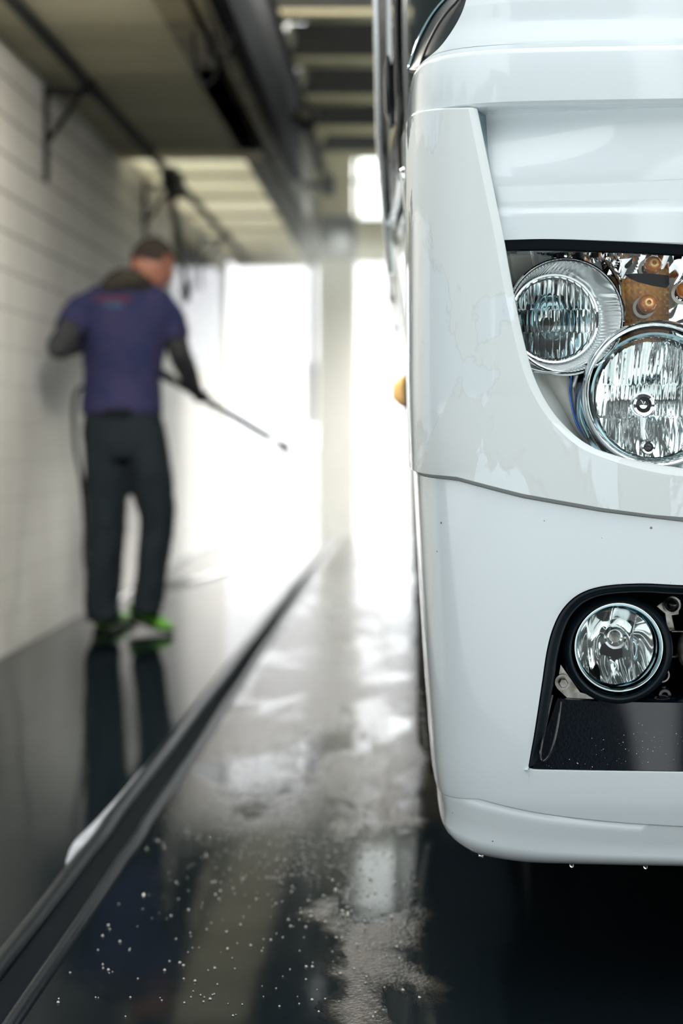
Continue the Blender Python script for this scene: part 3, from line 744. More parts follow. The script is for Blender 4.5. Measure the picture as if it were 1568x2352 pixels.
# reflector with vertical facets
rows = []; R0 = mm(87, D); cc = Q(1414, 1485, D)
for j in range(30):
    r = R0 * (1 - j / 29) + .0005; rr = []
    for i in range(96):
        a_ = 2 * PI * i / 96; x_ = r * math.cos(a_); z_ = r * math.sin(a_)
        dep = .052 * (1 - (r / R0) ** 2) + .0035 * abs(math.sin((x_ / R0) * 5.2 + .4)) * min(1, r / R0 * 1.5)
        rr.append(cc + Vector((x_, .004 + dep, z_)))
    rows.append(rr)
MB().grid(rows, close_u=True).build('reflector', M['bowl'], fg, ang=60)
cb = Q(1412, 1464, D + .008)
MB().lathe([(0, -.03), (mm(27, D), -.03), (mm(27, D), .004), (mm(25, D), .010), (mm(20, D), .008), (mm(17, D), -.008), (0, -.010)], cb, (-.12, -1, .05), 40).build('bulb_cap', M['chrome'], fg)
MB().lathe([(0, .004), (mm(8, D), .003), (mm(10, D), -.004), (mm(10, D), -.02)], cb, (-.12, -1, .05), 24).build('bulb', M['steel'], fg)
MB().lathe([(0, .006), (R0 * .4, .005), (R0 * .8, .002), (R0, -.003), (R0, -.006), (R0 * .8, -.001), (R0 * .4, .002), (0, .003)], cc, seg=64).build('lens', M['cover'], fg)
# bolts, bracket, tubes inside the recess
def bolt(px, py, D, rh, rw, parent, name='bolt'):
    c = Q(px, py, D); b_ = MB()
    b_.lathe([(0, .000), (mm(rw, D), .0), (mm(rw, D), -.003), (mm(rw * .9, D), -.005)], c + Vector((0, 0, -.0)), seg=32)
    b_.lathe([(0, .0105), (mm(rh * .85, D), .0105), (mm(rh, D), .0085), (mm(rh, D), 0)], c, seg=6)
    return b_.build(name, M['steel'], parent, ang=30)
MB().prism([(Q(1286, 1525, 1).x * 2.18, Q(0, 1525, 2.18).z), (Q(1330, 1600, 1).x * 2.18, Q(0, 1588, 2.18).z), (Q(1385, 1600, 1).x * 2.18, Q(0, 1605, 2.18).z), (Q(1300, 1600, 1).x * 2.18, Q(0, 1600, 2.18).z), (Q(1277, 1575, 1).x * 2.18, Q(0, 1578, 2.18).z)], 2.172, 2.180).build('mounting_bracket', M['steel'], fg, smooth=False)
bolt(1292, 1567, 2.168, 11, 18, fg)
MB().prism([(Q(a, 0, 2.24).x, Q(0, b, 2.24).z) for a, b in ((1507, 1392), (1528, 1376), (1560, 1378), (1556, 1410), (1540, 1412), (1548, 1450), (1532, 1446), (1526, 1408))], 2.235, 2.245).build('mounting_bracket', M['steel'], fg, smooth=False)
bolt(1543, 1390, 2.228, 12, 20, fg)
MB().lathe([(0, .003), (mm(8, 2.22), .002), (mm(13, 2.22), -.002), (mm(16, 2.22), 0)], Q(1543, 1390, 2.215), seg=32).build('bolt_cap', M['black_gloss'], fg)
MB().lathe([(mm(8, 2.2), .002), (mm(14, 2.2), .002), (mm(18, 2.2), -.01)], Q(1526, 1597, 2.2), seg=32).build('bolt_cap', M['black_gloss'], fg)
MB().lathe([(mm(14, 2.24), .002), (mm(17, 2.24), .002), (mm(19, 2.24), -.01)], Q(1520, 1550, 2.24), seg=32).build('bolt_cap', M['steel'], fg)
MB().tube([Q(1542, 1450, 2.22), Q(1760, 1452, 2.22)], .0022, 10).build('adjuster_rod', M['steel'], fg)
MB().tube([Q(1530, 1507, 2.28), Q(1760, 1509, 2.28)], .006, 12).build('adjuster_rod', M['black_gloss'], fg)
hn = MB().lathe([(.0, 0), (.012, .002), (.018, 0), (.045, -.004), (.05, -.008), (.05, -.04)], Q(1630, 1492, 2.24), seg=40); hn.build('horn', M['steel'], fg)

# ================================================================== HEADLIGHT
hl = empty('headlight', (0, 0, 0), bus)
# shell behind everything
botf = hermite([(1136, 552), (1148, 620), (1165, 710), (1185, 800), (1205, 868), (1236, 932), (1277, 985), (1332, 1031), (1400, 1060), (1480, 1082), (1568, 1096), (1790, 1112)])
topf = lambda px: hermite([(1130, 556), (1250, 553), (1400, 558), (1568, 566), (1790, 585)])(px)
def between(off, ntop=0, nbot=0, nu=90, nv=40, x0=1136, x1=1790, extra=None):
    rows = []
    for i in range(nu):
        px = lerp(x0, x1, (i / (nu - 1)) ** 1.3); a = topf(px) + ntop; b = max(botf(px) + nbot, a + 1); r = []
        for j in range(nv):
            v = j / (nv - 1); py = lerp(a, b, v); o = off(px, py, v, i / (nu - 1)) if callable(off) else off
            s, Z = inv(px, py, o); r.append(S(s, Z, o))
        rows.append(r)
    return rows
cv = between(lambda px, py, v, u: -.013 + .006 * math.sin(PI * min(1, max(0, v))) ** .5 * min(1, u * 8), 14, 6, 60, 24)
MB().grid(cv).build('clear_cover', M['cover'], hl)
gk = between(lambda px, py, v, u: -.016 + .008 * v, -9, 0, 60, 2)
rows = []
for i in range(80):
    px = lerp(1128, 1790, i / 79); r = []
    for dy, o in ((-8, -.024), (2, -.020), (8, -.012), (15, -.010), (19, -.014), (19, -.04)):
        s, Z = inv(px, topf(px) + dy + 4, o); r.append(S(s, Z, o))
    rows.append(r)
MB().grid(rows).build('top_gasket', M['hood_black'], hl)
def shell_off(px, py, v, u):
    w = .012 * math.sin(px * .021 + py * .006) + .010 * math.sin(py * .017 - px * .008)
    return -.150 + w
sh = between(shell_off, -6, 40, 80, 50, x0=1120)
MB().grid(sh).build('reflector_shell', M['chrome_soft'], hl)
# side return of the opening
rows = []
rr_ = cr([Vector(inv(a + 3, b + 2, -.01)) for a, b in Rpx], 120)
for o in (-.012, -.03, -.06, -.16): rows.append([S(q.x, q.y, o) + Vector((.010, 0, 0)) for q in rr_])
MB().grid(rows).build('side_wall', M['chrome_dark'], hl)
# upper left pale pad
MB().grid([[Q(lerp(1140, 1150, v) + u * (92 - 5 * v), lerp(584, 716, v), 2.175 + .05 * u) for u in [i / 12 for i in range(13)]] for v in [j / 16 for j in range(17)]]).build('inner_pad', M['grey_pad'], hl, solid=.004)
MB().tube([Q(1218, 560, 2.16), Q(1224, 600, 2.165), Q(1229, 625, 2.175)], .0016, 8).build('pad_rib', M['glass'], hl)
# scalloped chrome strip across the top
rows = []
for i in range(90):
    u = i / 89; px = lerp(1232, 1480, u); d = 2.165 + .006 * abs(math.sin(u * 22)); dy = 20 * math.sin(PI * min(1, u * 1.15)) ** .7 if u < .87 else 3
    rows.append([Q(px, 580, d), Q(px, 582 + dy * .5, d + .004), Q(px + 6, 584 + dy, d + .012)])
MB().grid(rows).build('scalloped_strip', M['bowl'], hl, ang=20)
def fluted(cx, cy, D, R, pitch, amp, dome, name, parent, splits=(), tilt=0.0):
    """round glass with upright prismatic flutes on its face"""
    c = Q(cx, cy, D); mb = MB(); nc = int(round(2 * R / pitch * 10)) | 1; nr = 90
    def hh(x_, z_):
        band = sum(1 for sp in splits if z_ > sp); ph = ((x_ - tilt * z_) / pitch + .5 * (band % 2) + .2) % 1.0
        rr_ = math.hypot(x_, z_)
        return (amp * math.sqrt(max(0, 4 * ph * (1 - ph))) + .0007 * (band % 2)) * (1 if rr_ < R * .94 else max(0, (R - rr_) / (R * .06)))
    fr_, bk = [], []
    for i in range(nc):
        x_ = -R * .9995 * math.cos(PI * i / (nc - 1)) if False else lerp(-R, R, i / (nc - 1)) * .9996; w_ = math.sqrt(R * R - x_ * x_); a1, a2 = [], []
        for j in range(nr):
            z_ = w_ * lerp(-1, 1, j / (nr - 1)); dm = dome * (1 - (x_ * x_ + z_ * z_) / (R * R))
            a1.append(c + Vector((x_, -dm - hh(x_, z_), z_)))
            if j % 6 == 0 or j == nr - 1: a2.append(c + Vector((x_, .003 - dm, z_)))
        fr_.append(a1); bk.append(a2)
    mb.grid(fr_); mb.grid(bk)
    edge = [r[0] for r in fr_] + [r[-1] for r in fr_[::-1]]; edb = [r[0] for r in bk] + [r[-1] for r in bk[::-1]]
    mb.grid([edge, edb], close_u=True)
    return mb.build(name, M['flute'], parent, ang=40)
def bowl(cx, cy, D, R, depth, name, parent, facets=0, m='bowl', steps=0):
    c = Q(cx, cy, D); rows = []
    for j in range(34):
        f = 1 - j / 33; r = R * f + .0004; rr = []
        for i in range(120):
            a = 2 * PI * i / 120; x_ = r * math.cos(a); z_ = r * math.sin(a)
            d = depth * (1 - f * f)
            if facets: d += .0016 * math.cos(x_ * 2 * PI / facets) * min(1, f * 1.6)
            if steps: d += .003 * math.floor(f * steps) / steps * 2
            rr.append(c + Vector((x_, d, z_)))
        rows.append(rr)
    return MB().grid(rows, close_u=True).build(name, M[m], parent, ang=25)
# dipped beam lamp
D = 2.165
c1, c2 = Q(1298, 727, 2.145), Q(1272, 732, 2.172)
rows = []
for f, dy, ra_ in ((0, .055, 1), (0, .012, 1.0), (0, .002, 1.0), (.0, -.001, .985), (.03, .0, .96), (1, 0, 1), (1, -.001, .99)):
    rr = []
    for i in range(110):
        a = 2 * PI * i / 110
        o1 = c1 + Vector((math.cos(a), 0, math.sin(a))) * mm(130, 2.145) * (ra_ if f < .5 else 1)
        o2 = c2 + Vector((math.cos(a), 0, math.sin(a))) * mm(104, 2.172) * (ra_ if f > .5 else 1)
        p = lerp(o1, o2, f); rr.append(p + Vector((0, dy, 0)))
    rows.append(rr)
MB().grid(rows, close_u=True).build('dipped_beam_bezel', M['ribbed'], hl, ang=30)
MB().lathe([(mm(131, 2.145), .0), (mm(133, 2.145), .0015), (mm(136, 2.145), 0), (mm(137, 2.145), -.006), (mm(137, 2.145), -.06)], c1, seg=96).build('dipped_beam_rim', M['chrome'], hl)
MB().lathe([(mm(96, D), 0), (mm(98, D), .004), (mm(102, D), .005), (mm(104, D), .003), (mm(105, D), -.004)], c2, seg=96).build('lens_rim', M['chrome'], hl)
fluted(1272, 732, 2.170, mm(98, D), .0108, .0015, .010, 'dipped_beam_lens', hl, splits=(.0135, -.022))
bowl(1272, 732, 2.180, mm(96, D), .055, 'dipped_beam_reflector', hl, facets=.021)
MB().lathe([(mm(60, D), -.030), (mm(62, D), -.026), (mm(52, D), -.034), (mm(49, D), -.040), (mm(40, D), -.042), (mm(38, D), -.048)], Q(1278, 722, 2.175), seg=64).build('reflector_step', M['chrome_dark'], hl)
MB().lathe([(0, .012), (mm(11, D), .012), (mm(13, D), .010), (mm(13, D), .006), (mm(17, D), .006), (mm(17, D), -.02), (0, -.02)], Q(1257, 744, 2.19), (-.05, -1, 0), 32).build('bulb_shield', M['socket'], hl)
# main beam lamp
D = 2.15
c = Q(1507, 905, 2.13)
MB().lathe([(mm(150, D), -.020), (mm(153, D), -.004), (mm(157, D), .006), (mm(162, D), .011), (mm(167, D), .008), (mm(170, D), -.002), (mm(171, D), -.02), (mm(171, D), -.07)], c, seg=120).build('main_beam_rim', M['chrome'], hl)
MB().lathe([(mm(140, D), -.006), (mm(144, D), .003), (mm(149, D), .004), (mm(151, D), -.002), (mm(153, D), -.016)], Q(1504, 913, 2.148), seg=120).build('lens_rim', M['chrome_dark'], hl)
fluted(1503, 917, 2.155, mm(143, D), .0100, .0010, .016, 'main_beam_lens', hl, splits=(.022, -.027), tilt=.10)
bowl(1503, 917, 2.168, mm(141, D), .075, 'main_beam_reflector', hl, facets=.030)
cb = Q(1477, 930, 2.128)
MB().lathe([(mm(15, D), -.01), (mm(18, D), .004), (mm(24, D), .006), (mm(28, D), .002), (mm(29, D), -.012)], cb, seg=48).lathe([(0, .001), (mm(9, D), .0), (mm(15, D), -.010)], cb, seg=32).build('bulb_shield', M['chrome'], hl)
MB().tube([Q(1477, 958, 2.132), Q(1475, 985, 2.134), Q(1482, 1008, 2.136)], [.005, .003, .0045], 12).build('bulb_stem', M['chrome'], hl)
cb = Q(1488, 1027, 2.132)
MB().lathe([(mm(9, D), -.004), (mm(11, D), .003), (mm(15, D), .004), (mm(17, D), -.001), (mm(17, D), -.008)], cb, seg=36).build('aim_boss', M['chrome'], hl)
MB().lathe([(0, .0035), (mm(4, D), .003), (mm(4.5, D), 0), (mm(9, D), -.001), (mm(10, D), -.004)], cb, seg=18).build('aim_screw', M['black_gloss'], hl)
# amber indicator: facet block
rows = []; nx_, nz_ = 49, 73
for j in range(nz_):
    v = j / (nz_ - 1); r = []
    for i in range(nx_):
        u = i / (nx_ - 1); fx = (u * 8) % 1; fz = (v * 12) % 1
        d = 2.215 - .0060 * math.sin(PI * fx) * math.sin(PI * fz) - .0018 * math.sin(i * 3.7 + j * 1.3) * 0
        r.append(Q(lerp(1417, 1540, u), lerp(598, 790, v), d + .02 * (u - .5) ** 2))
    rows.append(r)
MB().grid(rows).build('indicator_reflector', M['amber'], hl, ang=12)
rows = []
for j in range(41):
    v = j / 40; r = []
    for i in range(31):
        u = i / 30; d = 2.19 - .006 * math.sin(u * 9 + v * 3) * math.cos(v * 8) + .01 * u
        r.append(Q(lerp(1536, 1660, u), lerp(588, 775, v), d))
    rows.append(r)
MB().grid(rows).build('side_reflector', M['bowl'], hl, ang=25)
rows = []
for j in range(31):
    v = j / 30; r = []
    for i in range(41):
        u = i / 40; d = 2.18 - .005 * abs(math.sin(u * 11 + v * 2)) + .012 * v
        r.append(Q(lerp(1375, 1540, u) + 10 * v, lerp(583, 628, v) + 12 * math.sin(u * 5), d))
    rows.append(r)
MB().grid(rows).build('upper_reflector', M['bowl'], hl, ang=20)
for nm, px, py, r in (('indicator_bulb', 1499, 608, 21), ('indicator_bulb', 1487, 698, 22), ('indicator_bulb', 1576, 665, 22)):
    Db = 2.165 if px > 1495 else 2.175
    cc = Q(px, py, Db)
    MB().lathe([(0, .016), (mm(8, Db), .0155), (mm(15, Db), .012), (mm(r * .93, Db), .005), (mm(r, Db), -.004), (mm(r * .9, Db), -.02)], cc, (-.05, -1, .05), 36).build(nm, M['amber_glass'], hl)
    MB().lathe([(mm(5, Db), .019), (mm(9, Db), .018), (mm(11, Db), .0155)], cc, (-.05, -1, .05), 24).build('bulb_tip', M['amber'], hl)
    MB().lathe([(mm(r * .8, Db), -.012), (mm(r * 1.12, Db), -.012), (mm(r * 1.16, Db), -.016), (mm(r * 1.1, Db), -.04)], cc + Vector((-.006, 0, -.006)), (-.15, -1, -.1), 36).build('bulb_socket', M['socket'], hl)
# black pointed shade
pts2 = [(1435, 630), (1460, 628), (1500, 629), (1536, 633), (1536, 655), (1530, 661), (1500, 656), (1465, 647), (1445, 638)]
MB().prism([(Q(a, 0, 2.15).x, Q(0, b, 2.15).z) for a, b in pts2], 2.148, 2.156).build('bulb_hood', M['hood_black'], hl, smooth=False, bevel=.001)
# curved lower-left bezels, with an added blue strip that paints in a reflection
def fin(A, B, D0, D1, name, m, n=40, bulge=.008):
    a = cr(A, n); b = cr(B, n); rows = []
    for p, q in zip(a, b): rows.append([Q(lerp(p.x, q.x, u), lerp(p.y, q.y, u), lerp(D0, D1, u) - bulge * math.sin(PI * u)) for u in [k / 10 for k in range(11)]])
    return MB().grid(rows).build(name, m, hl, ang=50)
fin([(1186, 812), (1200, 862), (1226, 926), (1266, 980), (1330, 1036)], [(1240, 848), (1262, 890), (1290, 935), (1318, 985), (1356, 1030)], 2.150, 2.185, 'lower_bezel', M['frost'])
fin([(1240, 848), (1262, 890), (1290, 935), (1318, 985), (1350, 1030)], [(1300, 850), (1316, 890), (1322, 930), (1330, 975), (1362, 1032)], 2.185, 2.17, 'lower_bezel', M['grey_pad'])
fin([(1310, 862), (1306, 900), (1312, 940), (1322, 975), (1340, 1005)], [(1316, 862), (1314, 900), (1319, 940), (1330, 975), (1344, 1005)], 2.160, 2.163, 'blue_reflection_strip', M['blue_reflection'], bulge=.002)
fin([(1345, 845), (1328, 880), (1320, 920), (1324, 965), (1345, 1010)], [(1362, 852), (1344, 885), (1338, 920), (1340, 960), (1356, 1002)], 2.158, 2.150, 'inner_bezel', M['chrome_dark'])
fin([(1183, 820), (1215, 842), (1262, 852), (1310, 846), (1345, 830)], [(1186, 830), (1216, 852), (1262, 860), (1312, 853), (1352, 836)], 2.142, 2.150, 'bezel_edge', M['chrome'], bulge=.003)
fin([(1386, 600), (1412, 640), (1424, 690), (1424, 735), (1410, 775)], [(1396, 592), (1424, 634), (1435, 690), (1434, 740), (1418, 782)], 2.150, 2.165, 'bezel_edge', M['chrome'], bulge=.003)

# ================================================================== BUS SIDE AND BODY
SB = s_of_y(11.1)
def yrow(Z, off, y0, y1, n): a, b = s_of_y(y0), s_of_y(y1); return [S(lerp(a, b, i / (n - 1)), Z, off) for i in range(n)]
side = MB(); zl = [.30, .36, .45, .6, .8, 1.0, 1.1, 1.2, 1.3, 1.38, 1.42, 1.6, 1.9, 2.4, 2.9, 3.1, 3.22, 3.27]
def arch(Y):    # lower body edge, lifted over the wheels
    z = .30 + .10 * sstep(2.5, 3.4, Y)
    for wy in (4.0, 9.0):
        d = abs(Y - wy)
        if d < .60: z = max(z, math.sqrt(.60 ** 2 - d * d) + .46)
    return z
n = 240; a, b = s_of_y(2.52), SB; rows = []
for k in range(18):
    r = []
    for i in range(n):
        s = lerp(a, b, i / (n - 1)); z0 = arch(C2(s)[0].y); z = max(zl[k], z0) if k else z0
        o = -.004 - (.06 * ((k - 14) / 3) ** 2 if k > 14 else 0); r.append(S(s, z, o))
    rows.append(r)
MB().grid(rows).build('side_body', M['paint'], bus, ang=60, mirror=mirror_at)
for k, (y0, y1) in enumerate(((2.75, 3.55), (3.68, 5.1), (5.14, 6.6), (6.64, 8.1), (8.14, 9.6), (9.64, 10.9))):
    rows = [yrow(z, .004, y0, y1, 24) for z in (1.40, 1.6, 2.0, 2.5, 2.86)]
    MB().grid(rows).build('side_window', M['tint'], bus, solid=.006)
    MB().tube(yrow(1.40, .008, y0, y1, 24), .009, 8).build('window_trim', M['chrome_soft'], bus)
for yv in (3.61, 5.12, 6.62, 8.12):
    MB().tube([S(s_of_y(yv), z, .010) for z in (1.38, 1.8, 2.4, 2.9)], .012, 8).build('window_pillar', M['steel'], bus)
MB().tube([S(s_of_y(3.35), z, .022) for z in (1.28, 1.6, 2.0, 2.6)], .011, 8).build('door_rail', M['chrome_soft'], bus)
# door handle, dark upright
MB().tube([S(s_of_y(2.92), z, .016) for z in (1.53, 1.56, 1.64, 1.68)], [.004, .011, .011, .004], 10).build('door_handle', M['black_gloss'], bus)
MB().lathe([(0, .018), (.006, .014), (.010, 0), (.008, -.012), (0, -.014)], S(s_of_y(2.50), 1.355 + .0, .004), (-.3, -.2, 1), 20).build('side_light', M['chrome'], bus)
# amber side marker
o = empty('side_marker', (0, 0, 0), bus)
c = Q(918, 899, 4.0)
rows = []
for dz in (-.047, -.042, -.02, 0, .02, .042, .047):
    w = .021 * (1 - (abs(dz) / .05) ** 4)
    rows.append([Vector((c.x + .018 - 2 * w * math.sin(a), 4.0 + .03 * math.cos(a), c.z + dz)) for a in [PI * k / 10 for k in range(11)]])
MB().grid(rows).build('lens', M['amber'], o, solid=.003)
MB().bb((c.x + .012, 3.95, c.z - .075), (c.x + .03, 4.05, c.z + .055)).build('base', M['rubber'], o, smooth=False, bevel=.003)
# wheel
for wy in (4.0, 9.0):
    w = empty('wheel', (0, 0, 0), bus); cx_ = .035; c = Vector((cx_, wy, .475))
    MB().lathe([(.30, -.02), (.33, -.005), (.38, .008), (.43, .006), (.462, -.012), (.474, -.03), (.474, -.26), (.44, -.28), (.30, -.28)], c, (-1, 0, 0), 72).build('tyre', M['rubber'], w)
    MB().lathe([(.0, -.02), (.10, -.02), (.12, .0), (.13, -.03), (.22, -.08), (.27, -.05), (.295, -.005), (.305, -.01)], c, (-1, 0, 0), 48).build('rim', M['steel'], w)
    for k in range(10):
        nut = MB(); a_ = 2 * PI * k / 10; nut.lathe([(0, .025), (.014, .022), (.017, 0), (.017, -.04)], c + Vector((-.0, .165 * math.cos(a_), .165 * math.sin(a_))) + Vector((.04, 0, 0)), (-1, 0, 0), 6)
        nut.build('wheel_nut', M['chrome_soft'], w, ang=30)
# chain-like mud flap strip behind the corner
mf = MB()
for k in range(9):
    c = Q(966 + k * 2.1, 1596 + k * 19, 3.6 - k * .015); mf.lathe([(.004, -.006), (.012, -.003), (.012, .003), (.004, .006)], c + Vector((.004, 0, 0)), (.3, -1, .2), 12)
mf.build('step_tread', M['steel'], bus)
# roof, rear, chassis, floor of the cabin
MB().grid([[Vector((x_, 2.45 + .2 * 0, 3.25 + .05 * math.sin(PI * min(1, max(0, (x_ + .0) / 2.5)))))for x_ in [lerp(.02, 2.48, k / 20) for k in range(21)]], [Vector((x_, 11.1, 3.25 + .05 * math.sin(PI * min(1, max(0, x_ / 2.5))))) for x_ in [lerp(.02, 2.48, k / 20) for k in range(21)]]]).build('roof', M['paint'], bus)
MB().bb((.02, 11.05, .4), (2.48, 11.1, 3.26)).build('rear_panel', M['paint'], bus, smooth=False)
MB().bb((.16, 2.5, .30), (2.34, 3.35, .36)).bb((.42, 3.35, .30), (2.08, 9.9, .42)).bb((.16, 4.7, .28), (2.34, 8.3, .4)).build('chassis', M['cavity'], bus, smooth=False)
MB().bb((.14, 2.50, .9), (2.36, 10.9, .96)).bb((.10, 2.42, .3), (2.4, 2.5, 1.3)).build('cabin_floor', M['cavity'], bus, smooth=False)
MB().bb((.02, 2.30, 3.0), (2.48, 2.6, 3.28)).build('roof_front', M['paint'], bus, smooth=False, bevel=.04)
# water drops on the corner panel
wd = MB()
random.seed(3)
for k in range(150):
    if k < 90: px = 946 + abs(random.gauss(0, 26)); py = random.choice((random.uniform(300, 460), random.uniform(640, 830)))
    else: px = random.uniform(1000, 1130); py = random.uniform(700, 1060)
    s, Z = inv(px, py, .002); p = S(s, Z, .0022); _, nn = outward(s); r = random.choice((.0006, .0009, .0012, .0016)) * (1 if k < 90 else .8); L_ = random.uniform(1.2, 2.6)
    nn3 = Vector((nn.x, nn.y, 0)); tt = Vector((-nn.y, nn.x, 0)); rows = []
    for h, q in ((0, 1), (.4, .93), (.75, .7), (.95, .35), (1, .02)):
        rows.append([p + nn3 * r * h * .8 + (tt * math.cos(a) + Vector((0, 0, 1)) * math.sin(a) * (L_ if math.sin(a) > 0 else 1.1)) * r * q for a in [2 * PI * i / 10 for i in range(10)]])
    wd.grid(rows, close_u=True)
tag(wd.build('water_drops', M['bead'], bus, ang=0), 'clear water drops clinging to the white corner panel of the coach', kind='stuff')

# water drops on the black apron and grit-sized drops on its lower edge
ad = MB(); random.seed(11)
for k in range(170):
    u = random.random() ** .8; px = random.uniform(1300, 1600) if random.random() < .7 else random.uniform(1225, 1300); py = lerp(1630, 1766, u)
    if px < 1290 and py < 1700: continue
    o_ = lerp(-.034, -.003, (py - 1612) / 156); s_, Z_ = inv(px, py, o_); p = S(s_, Z_, o_ + .0003); r = random.choice((.0003, .0004, .0005, .0008))
    ad.grid([[p + Vector((r * q_ * math.cos(a), -r * h, r * q_ * math.sin(a))) for a in [2 * PI * i / 8 for i in range(8)]] for h, q_ in ((0, 1), (.5, .85), (.85, .5), (1, .02))], close_u=True)
M['drop_white'] = mat('limescale_drop', (.5, .53, .55), .15, 0, 1)
tag(ad.build('water_drops', M['drop_white'], bus, ang=0), 'tiny pale water drops on the glossy black apron', kind='stuff')
# ================================================================== THE MAN WITH THE LANCE
M['shirt'] = mottled('navy_polo_cotton', (.010, .016, .075), (.026, .024, .088), .85, 9)
M['trouser'] = mottled('midnight_work_trousers', (.002, .008, .015), (.004, .013, .022), .85, 8)
M['sleeve'] = mottled('charcoal_sleeves', (.018, .020, .024), (.03, .032, .038), .8, 12)
M['hood'] = mottled('dark_olive_hood', (.040, .036, .026), (.025, .022, .018), .9, 14)
M['skin'] = mottled('skin', (.46, .21, .145), (.40, .17, .12), .5, 14)
M['hair'] = mottled('short_dark_hair', (.030, .022, .018), (.060, .045, .038), .8, 60, bump=.6)
M['shoe'] = mottled('green_shoe', (.17, .47, .06), (.10, .32, .04), .45, 20)
M['sole'] = mat('shoe_sole', (.02, .03, .02), .6)
M['lance'] = mat('lance_steel', (.02, .03, .024), .5, .2)
def loft(mb, secs, n=20, seg=24):
    """secs: (center, rx, ry, right-vector) ; closed tube with oval sections"""
    C_ = cr([s[0] for s in secs], n); RX = cr([(s[1], s[2]) for s in secs], n)
    RV = cr([s[3] if len(s) > 3 else (1, 0, 0) for s in secs], n); rows = []
    for i in range(n):
        t = (C_[min(i + 1, n - 1)] - C_[max(i - 1, 0)]).normalized(); r = RV[i] - t * RV[i].dot(t); r = r.normalized(); f = t.cross(r)
        rows.append([C_[i] + r * RX[i].x * math.cos(a) + f * RX[i].y * math.sin(a) for a in [2 * PI * k / seg for k in range(seg)]])
    o = len(mb.v); mb.grid(rows, close_u=True); mb.f.append(tuple(range(o, o + seg))[::-1]); e = len(mb.v) - seg; mb.f.append(tuple(range(e, e + seg)))
def fuse(mb, name, m, parent, vox=.012, it=6, disp=None):
    o = mb.build(name, m, parent, ang=0)
    md = o.modifiers.new('fuse', 'REMESH'); md.mode = 'VOXEL'; md.voxel_size = vox; md.use_smooth_shade = True
    md = o.modifiers.new('soften', 'SMOOTH'); md.iterations = it; md.factor = .5
    if disp:
        t = bpy.data.textures.new('fold', 'CLOUDS'); t.noise_scale = .11; d = o.modifiers.new('folds', 'DISPLACE'); d.texture = t; d.strength = disp; d.mid_level = .5; d.texture_coords = 'GLOBAL'
    return o
D0 = 6.42
def q(px, py, dD=0.0): return Q(px, py, D0 + dD)
hipL, kneeL, ankL = q(240, 985), q(243, 1200, .02), q(238, 1412, .03)
hipR, kneeR, ankR = q(326, 985), q(360, 1180, .02), q(338, 1392, .02)
shL, elL, haL = q(197, 700, 0), q(135, 795, -.27), q(196, 792, .12)
shR, elR, haR = q(384, 706, .02), q(412, 812, .02), q(452, 906, .2)
pel, chest, neck = q(283, 960), q(288, 760), q(315, 672)
head = q(349, 608, .02)
# body: bare figure as one surface
bd_ = MB()
loft(bd_, [(q(284, 1000), .150, .105), (q(283, 940), .155, .115), (q(284, 860), .145, .105), (q(288, 770), .175, .115), (q(292, 715), .185, .11), (q(300, 690), .12, .09), (q(318, 668, .02), .062, .062), (q(334, 640, .02), .058, .06)], 26)
loft(bd_, [(shL, .06, .06), (lerp(shL, elL, .4), .052, .052), (elL, .040, .040), (lerp(elL, haL, .4), .04, .04), (haL, .026, .03)], 20)
loft(bd_, [(shR, .06, .06), (lerp(shR, elR, .4), .052, .052), (elR, .040, .040), (lerp(elR, haR, .4), .04, .04), (haR, .026, .03)], 20)
loft(bd_, [(hipL, .09, .095), (lerp(hipL, kneeL, .5), .08, .082), (kneeL, .058, .06), (lerp(kneeL, ankL, .35), .056, .06), (ankL, .038, .042)], 20)
loft(bd_, [(hipR, .09, .095), (lerp(hipR, kneeR, .5), .08, .082), (kneeR, .058, .06), (lerp(kneeR, ankR, .35), .056, .06), (ankR, .038, .042)], 20)
# head: turned right and tipped down
look = Vector((.80, .56, -.22)).normalized(); rt = look.cross(Vector((0, 0, 1))).normalized(); upv = rt.cross(look)
rows = []
for j in range(25):
    th = PI * j / 24; z_ = math.cos(th); r_ = math.sin(th); rr = []
    for i in range(32):
        a = 2 * PI * i / 32; f_ = math.cos(a) * r_; s_ = math.sin(a) * r_
        w = .084 * (1 - .22 * max(0, -z_) ** 1.5); dpt = .102 * (1 - .10 * max(0, -z_))
        x_ = s_ * w; y_ = f_ * dpt + (.012 if f_ > .3 and z_ < 0 else 0); h_ = z_ * .124
        if f_ > .75: y_ -= .006 * math.exp(-((z_ - .12) / .12) ** 2)                       # eye line
        rr.append(head + rt * x_ + look * y_ + upv * h_)
    rows.append(rr)
bd_.grid(rows, close_u=True)
fc = head + look * .096
bd_.lathe([(.004, .026), (.012, .016), (.016, 0), (.012, -.02)], fc - upv * .018, (look - upv * .35).normalized(), 12)      # nose
for s_ in (-1, 1):
    e_ = head + rt * s_ * .078 - look * .008 - upv * .008
    bd_.lathe([(0, .012), (.018, .010), (.020, 0), (.012, -.012), (0, -.014)], e_, (rt * s_ - look * .4).normalized(), 14)   # ears
    bd_.lathe([(0, .004), (.010, .002), (.014, -.006)], head + look * .088 + rt * s_ * .03 + upv * .012, look, 10)
loft(bd_, [(fc - upv * .055 - rt * .022, .006, .005, tuple(upv)), (fc - upv * .053 + look * .004, .008, .007, tuple(upv)), (fc - upv * .055 + rt * .022, .006, .005, tuple(upv))], 8, 8)
